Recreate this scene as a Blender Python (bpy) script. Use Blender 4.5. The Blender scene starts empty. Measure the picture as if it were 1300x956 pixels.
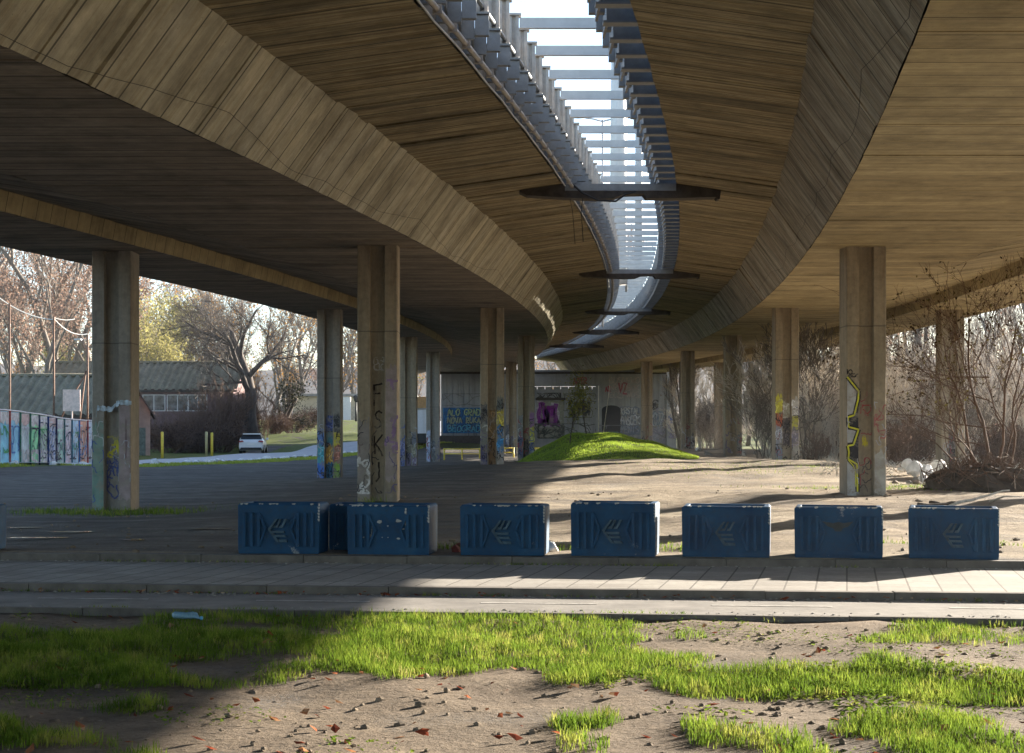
import bpy, math, random
import numpy as np
from mathutils import Vector, Matrix
R = math.radians
sc = bpy.context.scene
col = sc.collection
rnd = random.Random(7)

# ------------------------------------------------------------------ camera
F = 2000.0          # focal length in photo pixels (photo is 1300 wide), horizon at row 545
EYE = 1.6
cam = bpy.data.objects.new('camera', bpy.data.cameras.new('camera'))
col.objects.link(cam)
cam.location = (0, 0, EYE)
cam.rotation_euler = (R(90), 0, 0)
cam.data.sensor_width = 36
cam.data.sensor_fit = 'HORIZONTAL'
cam.data.lens = 36 * F / 1300
cam.data.shift_y = (545 - 478) / 1300
cam.data.clip_end = 6000
sc.camera = cam
# ------------------------------------------------------------------ light
SUN_AZ, SUN_EL = R(48), R(14.5)
w = bpy.data.worlds.new('World'); sc.world = w; w.use_nodes = True
nt = w.node_tree
sky = nt.nodes.new('ShaderNodeTexSky'); sky.sky_type = 'NISHITA'; sky.sun_disc = False
sky.sun_elevation = SUN_EL; sky.sun_rotation = SUN_AZ
sky.air_density = 0.8; sky.dust_density = 0.6; sky.ozone_density = 1.0
bg = nt.nodes['Background']; bg.inputs[1].default_value = 0.08
nt.links.new(sky.outputs[0], bg.inputs[0])
sun = bpy.data.objects.new('sun', bpy.data.lights.new('sun', 'SUN')); col.objects.link(sun)
sun.data.energy = 5.0; sun.data.angle = R(0.5); sun.data.color = (1, 0.90, 0.76)
sd = Vector((math.sin(SUN_AZ) * math.cos(SUN_EL), math.cos(SUN_AZ) * math.cos(SUN_EL), math.sin(SUN_EL)))
sun.rotation_euler = sd.to_track_quat('Z', 'Y').to_euler()
sc.view_settings.view_transform = 'Standard'; sc.view_settings.look = 'None'
sc.view_settings.gamma = 1; sc.view_settings.exposure = 2.35
sc.view_settings.use_curve_mapping = False

# ------------------------------------------------------------------ helpers
def tag(o, label=None, cat=None, group=None, kind=None):
    if label: o['label'] = label
    if cat: o['category'] = cat
    if group: o['group'] = group
    if kind: o['kind'] = kind
    return o

def empty(name, loc=(0, 0, 0), rz=0, label=None, cat=None, group=None):
    o = bpy.data.objects.new(name, None); o.empty_display_size = .3
    col.objects.link(o); o.location = loc; o.rotation_euler = (0, 0, rz)
    return tag(o, label, cat, group)

class MB:
    def __init__(s): s.v = []; s.f = []; s.m = []; s.sm = []
    def add(s, vs, fs, mi=0, smooth=False):
        b = len(s.v); s.v.extend([tuple(p) for p in vs])
        for f in fs:
            s.f.append(tuple(b + i for i in f)); s.m.append(mi); s.sm.append(smooth)
    def box(s, x0, x1, y0, y1, z0, z1, mi=0, rz=0, c=(0, 0, 0)):
        vs = [(x, y, z) for x in (x0, x1) for y in (y0, y1) for z in (z0, z1)]
        if rz:
            ca, sa = math.cos(rz), math.sin(rz)
            vs = [(x * ca - y * sa, x * sa + y * ca, z) for x, y, z in vs]
        vs = [(x + c[0], y + c[1], z + c[2]) for x, y, z in vs]
        s.add(vs, [(0, 1, 3, 2), (4, 6, 7, 5), (0, 4, 5, 1), (2, 3, 7, 6), (0, 2, 6, 4), (1, 5, 7, 3)], mi)
    def prism(s, pts, y0, y1, mi=0):            # outline in xz, extruded along y
        n = len(pts)
        vs = [(x, y0, z) for x, z in pts] + [(x, y1, z) for x, z in pts]
        s.add(vs, [tuple(range(n)), tuple(range(2 * n - 1, n - 1, -1))] +
              [(i, i + n, (i + 1) % n + n, (i + 1) % n) for i in range(n)], mi)
    def zprism(s, pts, z0, z1, mi=0):           # outline in xy, extruded along z
        n = len(pts)
        vs = [(x, y, z0) for x, y in pts] + [(x, y, z1) for x, y in pts]
        s.add(vs, [tuple(range(n - 1, -1, -1)), tuple(range(n, 2 * n))] +
              [(i, (i + 1) % n, (i + 1) % n + n, i + n) for i in range(n)], mi)
    def tube(s, pts, rad, sides=6, mi=0, cap=True):
        pts = [Vector(p) for p in pts]
        n = len(pts)
        if not hasattr(rad, '__len__'): rad = [rad] * n
        vs = []
        for i, p in enumerate(pts):
            d = (pts[min(i + 1, n - 1)] - pts[max(i - 1, 0)])
            if d.length < 1e-9: d = Vector((0, 0, 1))
            d.normalize()
            a = d.cross(Vector((0, 1, 0.01)) if abs(d.y) < .9 else Vector((1, 0, 0))).normalized()
            b = d.cross(a)
            for k in range(sides):
                t = 2 * math.pi * k / sides
                vs.append(p + (a * math.cos(t) + b * math.sin(t)) * rad[i])
        fs = []
        for i in range(n - 1):
            for k in range(sides):
                k2 = (k + 1) % sides
                fs.append((i * sides + k, i * sides + k2, (i + 1) * sides + k2, (i + 1) * sides + k))
        if cap:
            fs.append(tuple(range(sides - 1, -1, -1))); fs.append(tuple(range((n - 1) * sides, n * sides)))
        s.add(vs, fs, mi, sides > 4)
    def ball(s, c, r, mi=0, jit=0, rn=None, nu=8, nv=6):
        rx, ry, rz_ = r if hasattr(r, '__len__') else (r, r, r)
        vs = []
        for i in range(nv + 1):
            th = math.pi * i / nv
            for j in range(nu):
                ph = 2 * math.pi * j / nu
                q = 1 + (rn.uniform(-jit, jit) if jit else 0)
                vs.append((c[0] + rx * q * math.sin(th) * math.cos(ph), c[1] + ry * q * math.sin(th) * math.sin(ph), c[2] + rz_ * q * math.cos(th)))
        fs = [(i * nu + j, (i + 1) * nu + j, (i + 1) * nu + (j + 1) % nu, i * nu + (j + 1) % nu) for i in range(nv) for j in range(nu)]
        s.add(vs, fs, mi, not jit)
    def build(s, name, mats, parent=None, loc=None):
        me = bpy.data.meshes.new(name)
        me.from_pydata(s.v, [], s.f)
        if not isinstance(mats, (list, tuple)): mats = [mats]
        for m in mats: me.materials.append(m)
        me.polygons.foreach_set('material_index', s.m)
        me.polygons.foreach_set('use_smooth', s.sm)
        me.update()
        o = bpy.data.objects.new(name, me); col.objects.link(o)
        if parent: o.parent = parent
        if loc: o.location = loc
        return o

def kids(o): return [c for c in bpy.data.objects if c.parent == o]
def copy_tree(o, parent=None, _cache={}):
    c = o.copy(); col.objects.link(c)
    if parent: c.parent = parent
    key = o.name
    if key not in _cache: _cache[key] = [k.name for k in kids(o)]
    for n in _cache[key]: copy_tree(bpy.data.objects[n], c)
    return c

# ------------------------------------------------------------------ materials
def nmat(name):
    m = bpy.data.materials.new(name); m.use_nodes = True
    t = m.node_tree; b = t.nodes['Principled BSDF']
    return m, t, b
def N(t, typ, **kw):
    n = t.nodes.new(typ)
    for k, v in kw.items():
        if k.startswith('i_'):
            n.inputs[int(k[2:]) if k[2:].isdigit() else k[2:]].default_value = v
        else: setattr(n, k, v)
    return n
def coords(t, scale=(1, 1, 1), kind='obj', rot=(0, 0, 0), loc=(0, 0, 0)):
    if kind == 'obj':
        c = N(t, 'ShaderNodeTexCoord').outputs['Object']
    else:
        c = N(t, 'ShaderNodeNewGeometry').outputs['Position']
    mp = N(t, 'ShaderNodeMapping'); mp.inputs['Scale'].default_value = scale
    mp.inputs['Rotation'].default_value = rot; mp.inputs['Location'].default_value = loc
    t.links.new(c, mp.inputs[0]); return mp.outputs[0]
def noise(t, vec, scale, detail=4, rough=.6, dist=0):
    n = N(t, 'ShaderNodeTexNoise'); n.inputs['Scale'].default_value = scale
    n.inputs['Detail'].default_value = detail; n.inputs['Roughness'].default_value = rough
    n.inputs['Distortion'].default_value = dist
    t.links.new(vec, n.inputs['Vector']); return n.outputs[0]
def ramp(t, fac, stops, interp='LINEAR'):
    r = N(t, 'ShaderNodeValToRGB'); r.color_ramp.interpolation = interp
    e = r.color_ramp.elements
    while len(e) < len(stops): e.new(.5)
    for i, (p, c) in enumerate(stops):
        e[i].position = p; e[i].color = (*c, 1) if len(c) == 3 else c
    t.links.new(fac, r.inputs[0]); return r.outputs[0]
def mix(t, fac, a, b, mode='MIX'):
    n = N(t, 'ShaderNodeMix', data_type='RGBA', blend_type=mode)
    for s_, v in ((0, fac), (6, a), (7, b)):
        if isinstance(v, (int, float)): n.inputs[s_].default_value = v
        elif isinstance(v, tuple): n.inputs[s_].default_value = (*v, 1) if len(v) == 3 else v
        else: t.links.new(v, n.inputs[s_])
    return n.outputs[2]
def mth(t, op, a, b=0.0, c=None):
    n = N(t, 'ShaderNodeMath', operation=op)
    for i, v in enumerate((a, b) if c is None else (a, b, c)):
        if isinstance(v, (int, float)): n.inputs[i].default_value = v
        else: t.links.new(v, n.inputs[i])
    return n.outputs[0]
def bump(t, b, h, strength=.4, dist=.01):
    n = N(t, 'ShaderNodeBump'); n.inputs['Strength'].default_value = strength; n.inputs['Distance'].default_value = dist
    t.links.new(h, n.inputs['Height']); t.links.new(n.outputs[0], b.inputs['Normal'])
def BW(v): return (v, v, v)

def simple(name, c, rough=.7, metal=0, var=.25, scale=6, bmp=.2, spec=.4):
    m, t, b = nmat(name)
    v = coords(t)
    n = noise(t, v, scale, 6, .65)
    lo = tuple(x * (1 - var) for x in c); hi = tuple(min(1, x * (1 + var)) for x in c)
    t.links.new(ramp(t, n, [(.3, lo), (.7, hi)]), b.inputs['Base Color'])
    b.inputs['Roughness'].default_value = rough; b.inputs['Metallic'].default_value = metal
    b.inputs['Specular IOR Level'].default_value = spec
    if bmp:
        n2 = noise(t, v, scale * 5, 5, .7); bump(t, b, n2, bmp, .01)
    return m

def board_concrete(name, base, board=.8, sub=.13, dark=.55, streak=.5, warm=(.20, .125, .055), joint=.02, pale=None, tone=.25):
    """concrete cast against boards laid across the deck; boards follow world Y"""
    m, t, b = nmat(name)
    pos = N(t, 'ShaderNodeNewGeometry').outputs['Position']
    sx = N(t, 'ShaderNodeSeparateXYZ'); t.links.new(pos, sx.inputs[0])
    y = sx.outputs['Y']
    wob = noise(t, coords(t, (.15, .5, .15), 'pos'), 1.0, 2)
    yw = mth(t, 'ADD', y, mth(t, 'MULTIPLY', mth(t, 'SUBTRACT', wob, .5), sub * 1.2))
    idx = mth(t, 'FLOOR', mth(t, 'DIVIDE', y, board))
    fr = mth(t, 'FRACT', mth(t, 'DIVIDE', y, board))
    wn = N(t, 'ShaderNodeTexWhiteNoise', noise_dimensions='1D'); t.links.new(idx, wn.inputs['W'])
    idx2 = mth(t, 'FLOOR', mth(t, 'DIVIDE', yw, sub))
    wn2 = N(t, 'ShaderNodeTexWhiteNoise', noise_dimensions='1D'); t.links.new(idx2, wn2.inputs['W'])
    # long streaks across the deck
    st = noise(t, coords(t, (.35, 11, .35), 'pos'), 1.0, 6, .75, .5)
    st3 = noise(t, coords(t, (.5, 16, .5), 'pos', loc=(9, 3, 1)), 1.0, 5, .7, .3)
    st2 = noise(t, coords(t, (.12, 2.2, .2), 'pos'), 1.0, 4, .6)
    fine = noise(t, coords(t, (3, 3, 3), 'pos'), 1.6, 7, .7)
    lo = tuple(x * (1 - tone) for x in base); hi = tuple(x * (1 + tone) for x in base)
    c = ramp(t, wn.outputs[0], [(0, lo), (1, hi)])
    c = mix(t, mth(t, 'MULTIPLY', wn2.outputs[0], streak), c, tuple(x * .62 for x in base))
    c = mix(t, ramp(t, st, [(.48, BW(0)), (.58, BW(streak))]), c, warm)
    c = mix(t, ramp(t, st3, [(.50, BW(0)), (.60, BW(streak * .8))]), c, tuple(min(1, x * 1.55) for x in base))
    c = mix(t, ramp(t, st3, [(.36, BW(streak)), (.44, BW(0))]), c, tuple(x * .38 for x in base))
    c = mix(t, ramp(t, st2, [(.52, BW(0)), (.66, BW(dark))]), c, tuple(x * .28 for x in base))
    if pale: c = mix(t, ramp(t, noise(t, coords(t, (.5, 1.2, .5), 'pos', loc=(4, 2, 7)), 1.2, 4), [(.5, BW(0)), (.75, BW(.6))]), c, pale)
    c = mix(t, 1.0, c, ramp(t, fine, [(.25, BW(.72)), (.7, BW(1.1))]), 'MULTIPLY')
    blo = noise(t, coords(t, (1, 1, 1), 'pos', loc=(3, 8, 5)), 1.1, 6, .65)
    c = mix(t, 1.0, c, ramp(t, blo, [(.32, BW(.66)), (.5, BW(1)), (.7, BW(1.18))]), 'MULTIPLY')
    pit = noise(t, coords(t, (1, 1, 1), 'pos'), 26, 3, .6)
    c = mix(t, ramp(t, pit, [(.68, BW(0)), (.72, BW(.7))]), c, tuple(x * .3 for x in base))
    g = mth(t, 'MAXIMUM', mth(t, 'LESS_THAN', fr, joint), mth(t, 'GREATER_THAN', fr, 1 - joint))
    c = mix(t, mth(t, 'MULTIPLY', g, .9), c, tuple(x * .18 for x in base))
    t.links.new(c, b.inputs['Base Color'])
    b.inputs['Roughness'].default_value = .85; b.inputs['Specular IOR Level'].default_value = .25
    h = mth(t, 'ADD', mth(t, 'MULTIPLY', wn2.outputs[0], .5), mth(t, 'MULTIPLY', fine, .6))
    h = mth(t, 'SUBTRACT', h, mth(t, 'MULTIPLY', g, 1.5))
    h = mth(t, 'ADD', h, mth(t, 'MULTIPLY', st, .6))
    bump(t, b, h, .55, .02)
    return m

M = {}
M['cant'] = board_concrete('cantilever_boards', (.30, .25, .155), .55, .12, .75, .75, (.155, .10, .035), .035)
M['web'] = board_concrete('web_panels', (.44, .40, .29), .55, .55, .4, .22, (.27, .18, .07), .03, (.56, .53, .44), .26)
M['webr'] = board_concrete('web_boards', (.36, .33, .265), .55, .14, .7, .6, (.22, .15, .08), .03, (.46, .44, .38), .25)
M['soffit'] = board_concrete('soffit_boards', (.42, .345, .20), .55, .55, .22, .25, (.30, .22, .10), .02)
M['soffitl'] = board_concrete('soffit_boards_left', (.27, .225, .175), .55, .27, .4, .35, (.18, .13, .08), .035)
M['strip'] = board_concrete('beam_side', (.36, .29, .16), .55, .55, .2, .2, (.3, .2, .1), .02, None, .1)

def pillar_mat(name, base, stain=.5):
    m, t, b = nmat(name)
    v = coords(t)
    n1 = noise(t, coords(t, (2.2, 2.2, .35)), 1.6, 5, .6)
    n2 = noise(t, v, 9, 7, .7)
    sx = N(t, 'ShaderNodeSeparateXYZ'); t.links.new(v, sx.inputs[0])
    c = ramp(t, n1, [(.3, tuple(x * .7 for x in base)), (.55, base), (.75, (base[0] * 1.15, base[1] * 1.05, base[2] * .92))])
    c = mix(t, ramp(t, noise(t, coords(t, (5, 5, .5)), 1.4, 4), [(.5, BW(0)), (.7, BW(stain))]), c, (.17, .11, .06))
    c = mix(t, 1.0, c, ramp(t, n2, [(.3, BW(.75)), (.65, BW(1.08))]), 'MULTIPLY')
    # faint grime splashed up from the ground, ragged
    z = mth(t, 'ADD', sx.outputs['Z'], mth(t, 'MULTIPLY', n2, 1.2))
    c = mix(t, ramp(t, mth(t, 'DIVIDE', z, 4.0), [(.12, BW(.55)), (.45, BW(0))]), c, (.19, .17, .155))
    j = mth(t, 'LESS_THAN', mth(t, 'ABSOLUTE', mth(t, 'SUBTRACT', sx.outputs['Z'], 3.45)), .012)
    c = mix(t, mth(t, 'MULTIPLY', j, .6), c, (.07, .06, .05))
    t.links.new(c, b.inputs['Base Color']); b.inputs['Roughness'].default_value = .85
    bump(t, b, n2, .35, .01)
    return m
M['pillar'] = pillar_mat('pillar_concrete', (.34, .28, .195))
M['pillar2'] = pillar_mat('pillar_concrete_pale', (.29, .26, .215), .4)

M['conc'] = simple('grey_concrete', (.30, .29, .27), .85, var=.25, scale=3)
M['kerb'] = simple('kerb_concrete_shaded', (.13, .115, .10), .85, var=.35, scale=4, bmp=.4)  # darkened: shadow on the camera-facing kerb faces is in the colour
M['steel'] = simple('grey_blue_steel', (.20, .215, .23), .5, .3, var=.2, scale=5, bmp=.05)
M['steel_light'] = simple('galvanised_bar', (.50, .50, .50), .5, .3, var=.1, scale=4, bmp=.03)
M['post'] = simple('weathered_post', (.36, .33, .30), .45, .4, var=.25, scale=7, bmp=.1)
M['pipe'] = simple('conduit_grey', (.33, .30, .27), .5, .2, var=.2, scale=7, bmp=.1)
M['cable'] = simple('pale_cable', (.6, .6, .58), .5, 0, var=.1)
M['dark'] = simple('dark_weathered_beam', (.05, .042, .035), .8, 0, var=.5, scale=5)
M['black'] = simple('black_rubber', (.02, .02, .02), .6, 0, var=.2)
M['road'] = simple('road_top', (.06, .06, .06), .9)
M['fence_white'] = simple('fence_white', (.7, .68, .66), .6, var=.1)
M['white'] = simple('white_paint', (.75, .75, .73), .6, var=.08)
M['yellow'] = simple('yellow_paint', (.75, .58, .07), .5, var=.15)
M['red'] = simple('red_paint', (.45, .06, .05), .6, var=.3)
M['wood'] = simple('weathered_wood', (.24, .19, .14), .85, var=.35, scale=12)
M['rust'] = simple('rusty_steel', (.16, .09, .06), .7, .3, var=.4, scale=9)
M['rubble'] = simple('white_rubble', (.80, .78, .75), .9, var=.25, scale=5, bmp=.6)
M['stone'] = simple('dull_stone', (.30, .28, .25), .9, var=.35, scale=5, bmp=.6)
M['soil'] = simple('root_soil', (.065, .048, .035), .95, var=.5, scale=4, bmp=.9)

# blue block paint with chips
def block_paint():
    m, t, b = nmat('blue_block_paint')
    v = coords(t)
    oi = N(t, 'ShaderNodeObjectInfo')
    ad = N(t, 'ShaderNodeVectorMath', operation='ADD'); t.links.new(v, ad.inputs[0])
    sc_ = N(t, 'ShaderNodeVectorMath', operation='SCALE'); sc_.inputs[3].default_value = 37.0
    t.links.new(oi.outputs['Random'], sc_.inputs[0]); t.links.new(sc_.outputs[0], ad.inputs[1])
    v = ad.outputs[0]
    n1 = noise(t, v, 2.5, 5, .6); n2 = noise(t, v, 16, 8, .75)
    c = ramp(t, n1, [(.3, (.007, .042, .105)), (.6, (.013, .070, .155)), (.8, (.035, .105, .195))])
    c = mix(t, ramp(t, n2, [(.35, BW(.5)), (.5, BW(0))]), c, (.03, .05, .07))
    chip = mth(t, 'MULTIPLY', noise(t, v, 11, 9, .85), noise(t, v, 3.1, 2))
    c = mix(t, ramp(t, chip, [(.385, BW(0)), (.41, BW(.8))]), c, (.30, .31, .32))
    t.links.new(c, b.inputs['Base Color']); b.inputs['Roughness'].default_value = .6; b.inputs['Specular IOR Level'].default_value = .25
    bump(t, b, n2, .3, .008)
    return m
M['block'] = block_paint()
M['emblem'] = simple('worn_emblem_paint', (.045, .085, .12), .65, var=.6, scale=9, bmp=.2)
M['blocktop'] = simple('block_top_concrete', (.42, .42, .40), .85, var=.3, scale=8)

def bark(name, c, sc_=8):
    m, t, b = nmat(name)
    n = noise(t, coords(t, (1, 1, .25)), sc_, 5, .7)
    t.links.new(ramp(t, n, [(.3, tuple(x * .5 for x in c)), (.7, tuple(x * 1.3 for x in c))]), b.inputs['Base Color'])
    b.inputs['Roughness'].default_value = .9; bump(t, b, n, .5, .03)
    return m
M['bark'] = bark('dark_bark', (.085, .065, .05))
M['bark_grey'] = bark('grey_bark', (.20, .17, .14))
M['bark_pale'] = bark('pale_twigs', (.62, .55, .46))
M['bark_brown'] = bark('brown_stems', (.14, .085, .055))
def leafmat(name, stops, trans=.45):
    m = bpy.data.materials.new(name); m.use_nodes = True; t = m.node_tree
    t.nodes.remove(t.nodes['Principled BSDF']); out = t.nodes['Material Output']
    pos = coords(t, (1, 1, 1), 'obj')
    n = noise(t, pos, 1.7, 5, .8)
    wn = N(t, 'ShaderNodeTexWhiteNoise', noise_dimensions='3D')
    sn = N(t, 'ShaderNodeVectorMath', operation='SNAP'); sn.inputs[1].default_value = (.13, .13, .13)
    t.links.new(pos, sn.inputs[0]); t.links.new(sn.outputs[0], wn.inputs[0])
    f = mth(t, 'ADD', mth(t, 'MULTIPLY', n, .6), mth(t, 'MULTIPLY', wn.outputs[0], .4))
    c = ramp(t, f, stops)
    d = N(t, 'ShaderNodeBsdfDiffuse'); tr = N(t, 'ShaderNodeBsdfTranslucent'); mx = N(t, 'ShaderNodeMixShader')
    mx.inputs[0].default_value = trans
    t.links.new(c, d.inputs[0]); t.links.new(c, tr.inputs[0])
    t.links.new(d.outputs[0], mx.inputs[1]); t.links.new(tr.outputs[0], mx.inputs[2]); t.links.new(mx.outputs[0], out.inputs[0])
    return m
M['leaf_brown'] = leafmat('brown_leaves', [(.25, (.15, .10, .08)), (.5, (.26, .18, .145)), (.75, (.38, .25, .18))])
M['leaf_yellow'] = leafmat('yellow_leaves', [(.25, (.16, .15, .05)), (.5, (.33, .31, .12)), (.75, (.45, .38, .15))])
M['leaf_orange'] = leafmat('orange_leaves', [(.25, (.22, .11, .03)), (.5, (.38, .20, .05)), (.75, (.5, .28, .07))])
M['leaf_green'] = leafmat('green_leaves', [(.25, (.10, .11, .03)), (.5, (.20, .20, .05)), (.75, (.34, .28, .07))])
M['leaf_dark'] = leafmat('ivy_leaves', [(.25, (.012, .016, .01)), (.5, (.03, .035, .02)), (.75, (.06, .055, .03))], .15)
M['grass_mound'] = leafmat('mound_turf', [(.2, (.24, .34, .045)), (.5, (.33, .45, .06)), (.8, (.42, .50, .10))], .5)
M['leaf_thicket'] = leafmat('thicket_leaves', [(.25, (.035, .022, .018)), (.5, (.08, .05, .04)), (.75, (.13, .09, .07))], .2)
M['leaf_dry'] = leafmat('dry_leaves', [(.25, (.03, .02, .012)), (.5, (.07, .045, .02)), (.8, (.22, .20, .05))], .2)
M['leaf_fallen'] = leafmat('fallen_leaves', [(.25, (.10, .03, .02)), (.45, (.24, .06, .03)), (.6, (.30, .16, .08)), (.8, (.55, .45, .33))], .1)
M['grass'] = leafmat('grass_blades', [(.2, (.05, .08, .012)), (.42, (.11, .18, .022)), (.58, (.19, .26, .035)), (.72, (.30, .31, .07)), (.85, (.45, .38, .18))], .5)
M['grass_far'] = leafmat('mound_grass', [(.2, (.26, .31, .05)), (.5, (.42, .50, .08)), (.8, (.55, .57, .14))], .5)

# ------------------------------------------------------------------ alignment of the overpass
cD = [-40, -20, 0, 11, 16.6, 31, 49, 67, 74, 95, 104, 113, 125, 140, 150]
cX = [-11.5, -7, -2.9, -.75, .145, 2.1, 3.93, 5.13, 5.45, 5.57, 5.2, 4.65, 3.5, 1.4, -.3]
cp = np.polyfit(cD, cX, 6)
def cx(D): return float(np.polyval(cp, D))
def zs(D):                                       # height of the flat soffit above z=0
    D = max(D, -40)
    t = D / F - .01577
    return EYE + 3.61 + 42.7 * t - 286 * t * t
def P(px, D): return (px - 650) * D / F          # photo column at distance D -> x
def Zp(py, D): return EYE + (545 - py) * D / F   # photo row at distance D -> z

# ------------------------------------------------------------------ ground
SH = -.098
K1, K2, K3 = 18.62, 15.80, 14.35                 # kerb back of pavement, pavement edge, cycle path edge
ctrl = [(-30, 20, .02), (-10, 22, .04), (0, 22, .08), (10, 22, .10), (30, 22, .1), (-8, 31.5, -.02), (-2.7, 31.5, .20), (7, 31.5, .34), (12.5, 31.5, .30),
        (3, 27, .2), (20, 30, .3), (-20, 40, -.02), (-6, 52.2, -.04), (-.6, 52.2, .46), (3.5, 50, .58), (9, 52.2, .58), (14.5, 52.2, .2),
        (-4.9, 73.8, -.24), (.6, 73.8, .05), (10.3, 73.8, .3), (-4.7, 93.7, -.37), (.7, 93.7, -.1), (10.4, 93.7, .45), (9.6, 113, .0), (14.9, 113, -.1), (0, 113, -.2),
        (-20.9, 64, .12), (-22, 83, -.19), (-15, 70, -.1), (-15, 95, -.25), (-19, 116, -.26), (-12, 116, -.1), (-10, 130, .5), (-6, 150, 1.4), (-3, 172, 2.4), (-22, 172, 2.6),
        (-20, 128, .4), (-17, 125, .35), (-16, 140, 1.3), (-30, 120, -.1), (-40, 90, 0), (-45, 150, 1), (25, 60, .1), (30, 90, -.3), (20, 110, -.2), (40, 130, .3), (5, 140, -.2), (60, 60, .2), (-60, 40, 0)]
CA = np.array(ctrl)
def vnoise(seed):
    g = np.random.RandomState(seed).rand(64, 64)
    def f(x, y):
        xi, yi = int(math.floor(x)), int(math.floor(y)); fx, fy = x - xi, y - yi
        fx = fx * fx * (3 - 2 * fx); fy = fy * fy * (3 - 2 * fy)
        a, b, c, d = g[xi % 64, yi % 64], g[(xi + 1) % 64, yi % 64], g[xi % 64, (yi + 1) % 64], g[(xi + 1) % 64, (yi + 1) % 64]
        return (a * (1 - fx) + b * fx) * (1 - fy) + (c * (1 - fx) + d * fx) * fy
    return f
tn1, tn2 = vnoise(41), vnoise(42)
def terr(x, y):
    d = y - SH * x
    if d < K3 - .02:
        return -.12 + (tn1(x * 1.3, d * 1.3) - .5) * .05 + (tn2(x * 3.1, d * 3.1) - .5) * .03 + .012 * math.sin(x * 1.3 + 1) * math.sin(d * .9) + .012 * math.sin(x * 4.1 + d * 2.3)
    if d < K1 + .12: return -.3
    D2 = (CA[:, 0] - x) ** 2 + (CA[:, 1] - y) ** 2
    sig = 3.5 + .04 * max(y, 0)
    wgt = 1 / (D2 + sig) ** 2
    z = float((wgt * CA[:, 2]).sum() / wgt.sum())
    far = max(0, min(1, (y - 170) / 200)); z += far * far * 10
    e = max(0, min(1, (d - K1 - .12) / 2.0)); z = .085 * (1 - e) + z * e
    nz = (tn1(x * .8, y * .55) - .5) * .10 + (tn2(x * 1.9 + y * .3, y * 1.5) - .5) * .055
    z += nz * e * max(.25, smooth(-3, 3, x)) * (1 - smooth(60, 90, y))
    # bank of turf beside the far pillars
    z += mound(x, y)
    z += .02 * math.sin(x * .9 + y * .37) * math.sin(y * .61 - x * .4) * e
    z += .014 * math.sin(x * 2.9 + y * 1.7) * math.sin(y * 2.3 - x * 1.9) * e
    return z
def mound(x, y):
    a = (x - 3.4) / (3.2 if x < 3.4 else 5.2); b = (y - 73) / 12.0
    r2 = a * a + b * b
    return (1.30 * max(0, 1 - r2) ** 1.25 + .10 * (1 - r2) * math.sin(x * 2.1 + y * .7) * math.sin(y * .9 - x)) if r2 < 1 else 0.0
def smooth(a, b, v):
    t = max(0, min(1, (v - a) / (b - a))); return t * t * (3 - 2 * t)

# far road centre line (left): list of (x, y, half width)
ROAD = [(-60, 45, 3.0), (-35, 57, 2.7), (-22, 67, 2.5), (-18.5, 80, 2.4), (-17.5, 95, 2.5), (-15.2, 108, 3.0), (-12.8, 120, 3.0), (-9.5, 134, 2.8), (-7.6, 150, 2.6), (-8.5, 168, 2.8), (-10, 185, 3)]
def road_dist(x, y):
    best = 1e9
    for (x0, y0, w0), (x1, y1, w1) in zip(ROAD, ROAD[1:]):
        dx, dy = x1 - x0, y1 - y0; L2 = dx * dx + dy * dy
        t = max(0, min(1, ((x - x0) * dx + (y - y0) * dy) / L2))
        d = math.hypot(x - x0 - t * dx, y - y0 - t * dy) - (w0 + (w1 - w0) * t)
        best = min(best, d)
    return best

def frange(a, b, s):
    o = []; v = a
    while v < b - 1e-6: o.append(v); v += s
    return o
xs = [-1500, -900, -500, -300, -200, -150, -110, -85, -70] + frange(-60, -26, 2) + frange(-26, -8, .8) + frange(-8, 14, .4) + frange(14, 28, 1.0) + frange(28, 60, 3) + [60, 75, 95, 120, 160, 220, 320, 500, 900, 1500]
ds = [-400, -150, -60, -20, -5, 2] + frange(5, 14.2, .3) + [K3 - .021, K3 - .019, K1 + .118, K1 + .121] + frange(19, 34, .4) + frange(34, 60, .7) + frange(60, 100, 1.1) + frange(100, 180, 2.5) + [180, 190, 205, 225, 250, 300, 380, 500, 800, 1400, 2500]
gm = MB(); zone = []
for d in ds:
    for x in xs:
        y = d + SH * x
        if abs(x) > 200: y = d + SH * math.copysign(200, x)
        gm.v.append((x, y, terr(x, y)))
        rd = road_dist(x, y) if y > 30 else 99
        # grass, grey gravel
        g = 0
        if mound(x, y) > 0.02: g = 1
        g = max(g, smooth(2.6, 1.8, rd) * smooth(-.5, .2, rd) * (1 if x < -6 else 0))
        if y > 122: g = max(g, .62)
        if x < -20 and y > 60: g = max(g, .8)
        if x > 13: g = max(g, .35 * smooth(34, 50, y))
        if d < K3: g = 0.25
        grey = smooth(2.0, -3.0, x - (y - 30) * .03) * smooth(K1, K1 + 1, d)
        if y > 60: grey = max(grey, smooth(4, -1, x))
        zone.append((g, grey, 1.0 if d < K3 else 0.0, 1))
nx = len(xs)
for i in range(len(ds) - 1):
    for j in range(nx - 1):
        gm.f.append((i * nx + j, i * nx + j + 1, (i + 1) * nx + j + 1, (i + 1) * nx + j)); gm.m.append(0); gm.sm.append(True)
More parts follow.
